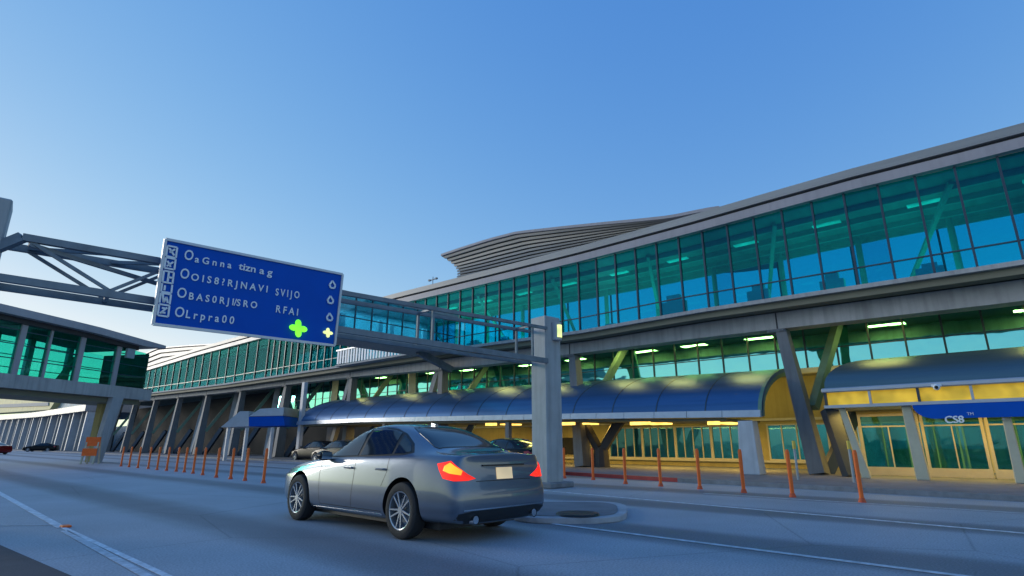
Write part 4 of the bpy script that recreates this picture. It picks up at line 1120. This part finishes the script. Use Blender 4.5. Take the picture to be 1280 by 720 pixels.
pc = make_car('black car mostly hidden behind the grey sedan boot, beside the gantry post', M['carblack'], group='cars waiting by the terminal', lit=False, detail=False)
q = G(640, 592); pc.location = (q.x - .6, q.y, 0); pc.rotation_euler.z = R(-3)
def recolour(root, old, new):
    for k in kids(root):
        for i, s in enumerate(k.material_slots):
            if s.material == old:
                k.data = k.data.copy(); k.data.materials[i] = new
        recolour(k, old, new)
for (px_, py_, lab, mt, rz) in ((424, 580, 'dim greyish car parked right beyond the grey sedan bonnet', 'carblack', 0), (396, 577, 'dim greyish car parked further left, nearest the canopy end post', 'carblack', 3), (-14, 568, 'red car cut off by the left edge of the photo', 'carred', 30), (50, 564.5, 'distant dark car under the footbridge', 'carblack', 60)):
    if mt == 'carred':
        o = dup(pc, (0, 0, 0), 0, lab)
    else: o = dup(pc, (0, 0, 0), 0, lab)
    q = G(px_, py_); o.location = (q.x, q.y, 0); o.rotation_euler.z = R(rz)
    if mt != 'carblack': recolour(o, M['carblack'], M[mt])
bpy.data.objects
# ------------------------------------------------------------------ area lights: lit lamps, and fills added to brighten
def area(loc, size, sizey, power, col, rot=(0, 0, 0)):
    l = bpy.data.lights.new('area_light', 'AREA'); l.shape = 'RECTANGLE'; l.size = size; l.size_y = sizey; l.energy = power; l.color = col
    o = bpy.data.objects.new('area_light', l); COL.objects.link(o); o.location = loc; o.rotation_euler = rot
WC = (1, .62, .14)
LK = 1.0
for yq in (9.5, 13.5, 17.5, 22, 27, 33, 38): area((26.2, yq, ze(yq) - .26), 1.0, 2.4, 62 * LK, WC)
for yq in (-6, -1, 4, 9.5, 13, 16, 21, 25, 31, 35, 42): area((26.6, yq, z_bb(yq) + .5), .5, 1.4, 24 * LK, (.95, .88, .22))  # added yellow-green fill under the soffit, without fixtures
for yq, pw_ in ((6.6, 7), (9.6, 9), (14, 9), (20, 9), (28, 8)): area((26.9, yq, 3.3), .8, 1.6, pw_, (1, .78, .22), (0, -math.pi / 2, 0))  # added fill facing the wall above the canopy ceiling
for yq in (4, 1, -3, -8): area((27.2, yq, 2.40), 1.2, 2.0, 42 * LK, WC); area((23.9, yq, 2.40), 1.0, 2.0, 35 * LK, WC)

for yq in (8, 3, -2, -7, 13): area((31.2, yq, 4.15), 2.4, 2, 34, (.85, 1, .95))  # added inside the rooms so the door glass looks lit
for yq, pw_ in ((-8, 55), (4, 62), (16, 75), (28, 110), (40, 150), (54, 150), (68, 150), (84, 150)): area(((27.8 if yq < 50 else 25.4), yq, z_gb(yq) + .25), 4 if yq < 50 else 2, 9, pw_, (.8, 1, .66), (math.pi, 0, 0))  # added uplights on the gallery floor to brighten its ceiling

area((19.5, YW + 1.5, 8.9), 7.5, 2, 90, (.85, .95, 1))  # added light inside the walkway to brighten its glass

# ------------------------------------------------------------------ sky, sun
w = bpy.data.worlds.new('World'); scene.world = w; w.use_nodes = True
N_, L_ = w.node_tree.nodes, w.node_tree.links
sky = N_.new('ShaderNodeTexSky'); sky.sky_type = 'NISHITA'; sky.sun_disc = False
SUN_EL, SUN_AZ = 10.0, -20.0      # azimuth clockwise from +Y
sky.sun_elevation = R(SUN_EL); sky.sun_rotation = R(SUN_AZ)
sky.air_density = 1.0; sky.dust_density = .1; sky.ozone_density = 2.0
bg = N_['Background']; bg.inputs['Strength'].default_value = .15
# colour grade of the sky: paler towards the glow, deep blue overhead
sr = N_.new('ShaderNodeSeparateColor'); sc3 = N_.new('ShaderNodeCombineColor'); L_.new(sky.outputs[0], sr.inputs[0])
for i_, (a_g, g_g) in enumerate(((.188, 1.179), (.278, .709), (.5905, .254))):
    pw = N_.new('ShaderNodeMath'); pw.operation = 'POWER'; pw.inputs[1].default_value = g_g; L_.new(sr.outputs[i_], pw.inputs[0])
    ml = N_.new('ShaderNodeMath'); ml.operation = 'MULTIPLY'; ml.inputs[1].default_value = a_g / .252; L_.new(pw.outputs[0], ml.inputs[0])
    if i_ == 0: red_ = ml
    if i_ == 1:      # no redder than a pale haze near the horizon
        gm = N_.new('ShaderNodeMath'); gm.operation = 'MULTIPLY'; gm.inputs[1].default_value = .88; L_.new(ml.outputs[0], gm.inputs[0])
        mn = N_.new('ShaderNodeMath'); mn.operation = 'MINIMUM'; L_.new(red_.outputs[0], mn.inputs[0]); L_.new(gm.outputs[0], mn.inputs[1]); L_.new(mn.outputs[0], sc3.inputs[0])
    if i_: L_.new(ml.outputs[0], sc3.inputs[i_])
L_.new(sc3.outputs[0], bg.inputs['Color'])
sl = bpy.data.lights.new('sun', 'SUN'); sl.energy = .95; sl.angle = R(18); sl.color = (1, .92, .82)
so_ = bpy.data.objects.new('sun', sl); COL.objects.link(so_)
dv = Vector((math.sin(R(SUN_AZ)) * math.cos(R(SUN_EL)), math.cos(R(SUN_AZ)) * math.cos(R(SUN_EL)), math.sin(R(SUN_EL))))
so_.rotation_euler = dv.to_track_quat('Z', 'Y').to_euler()
vs = scene.view_settings; vs.view_transform = 'Standard'; vs.look = 'None'; vs.exposure = 0.75; vs.gamma = 1; vs.use_curve_mapping = False
scene.render.engine = 'CYCLES'
scene.cycles.max_bounces = 10; scene.cycles.transparent_max_bounces = 16
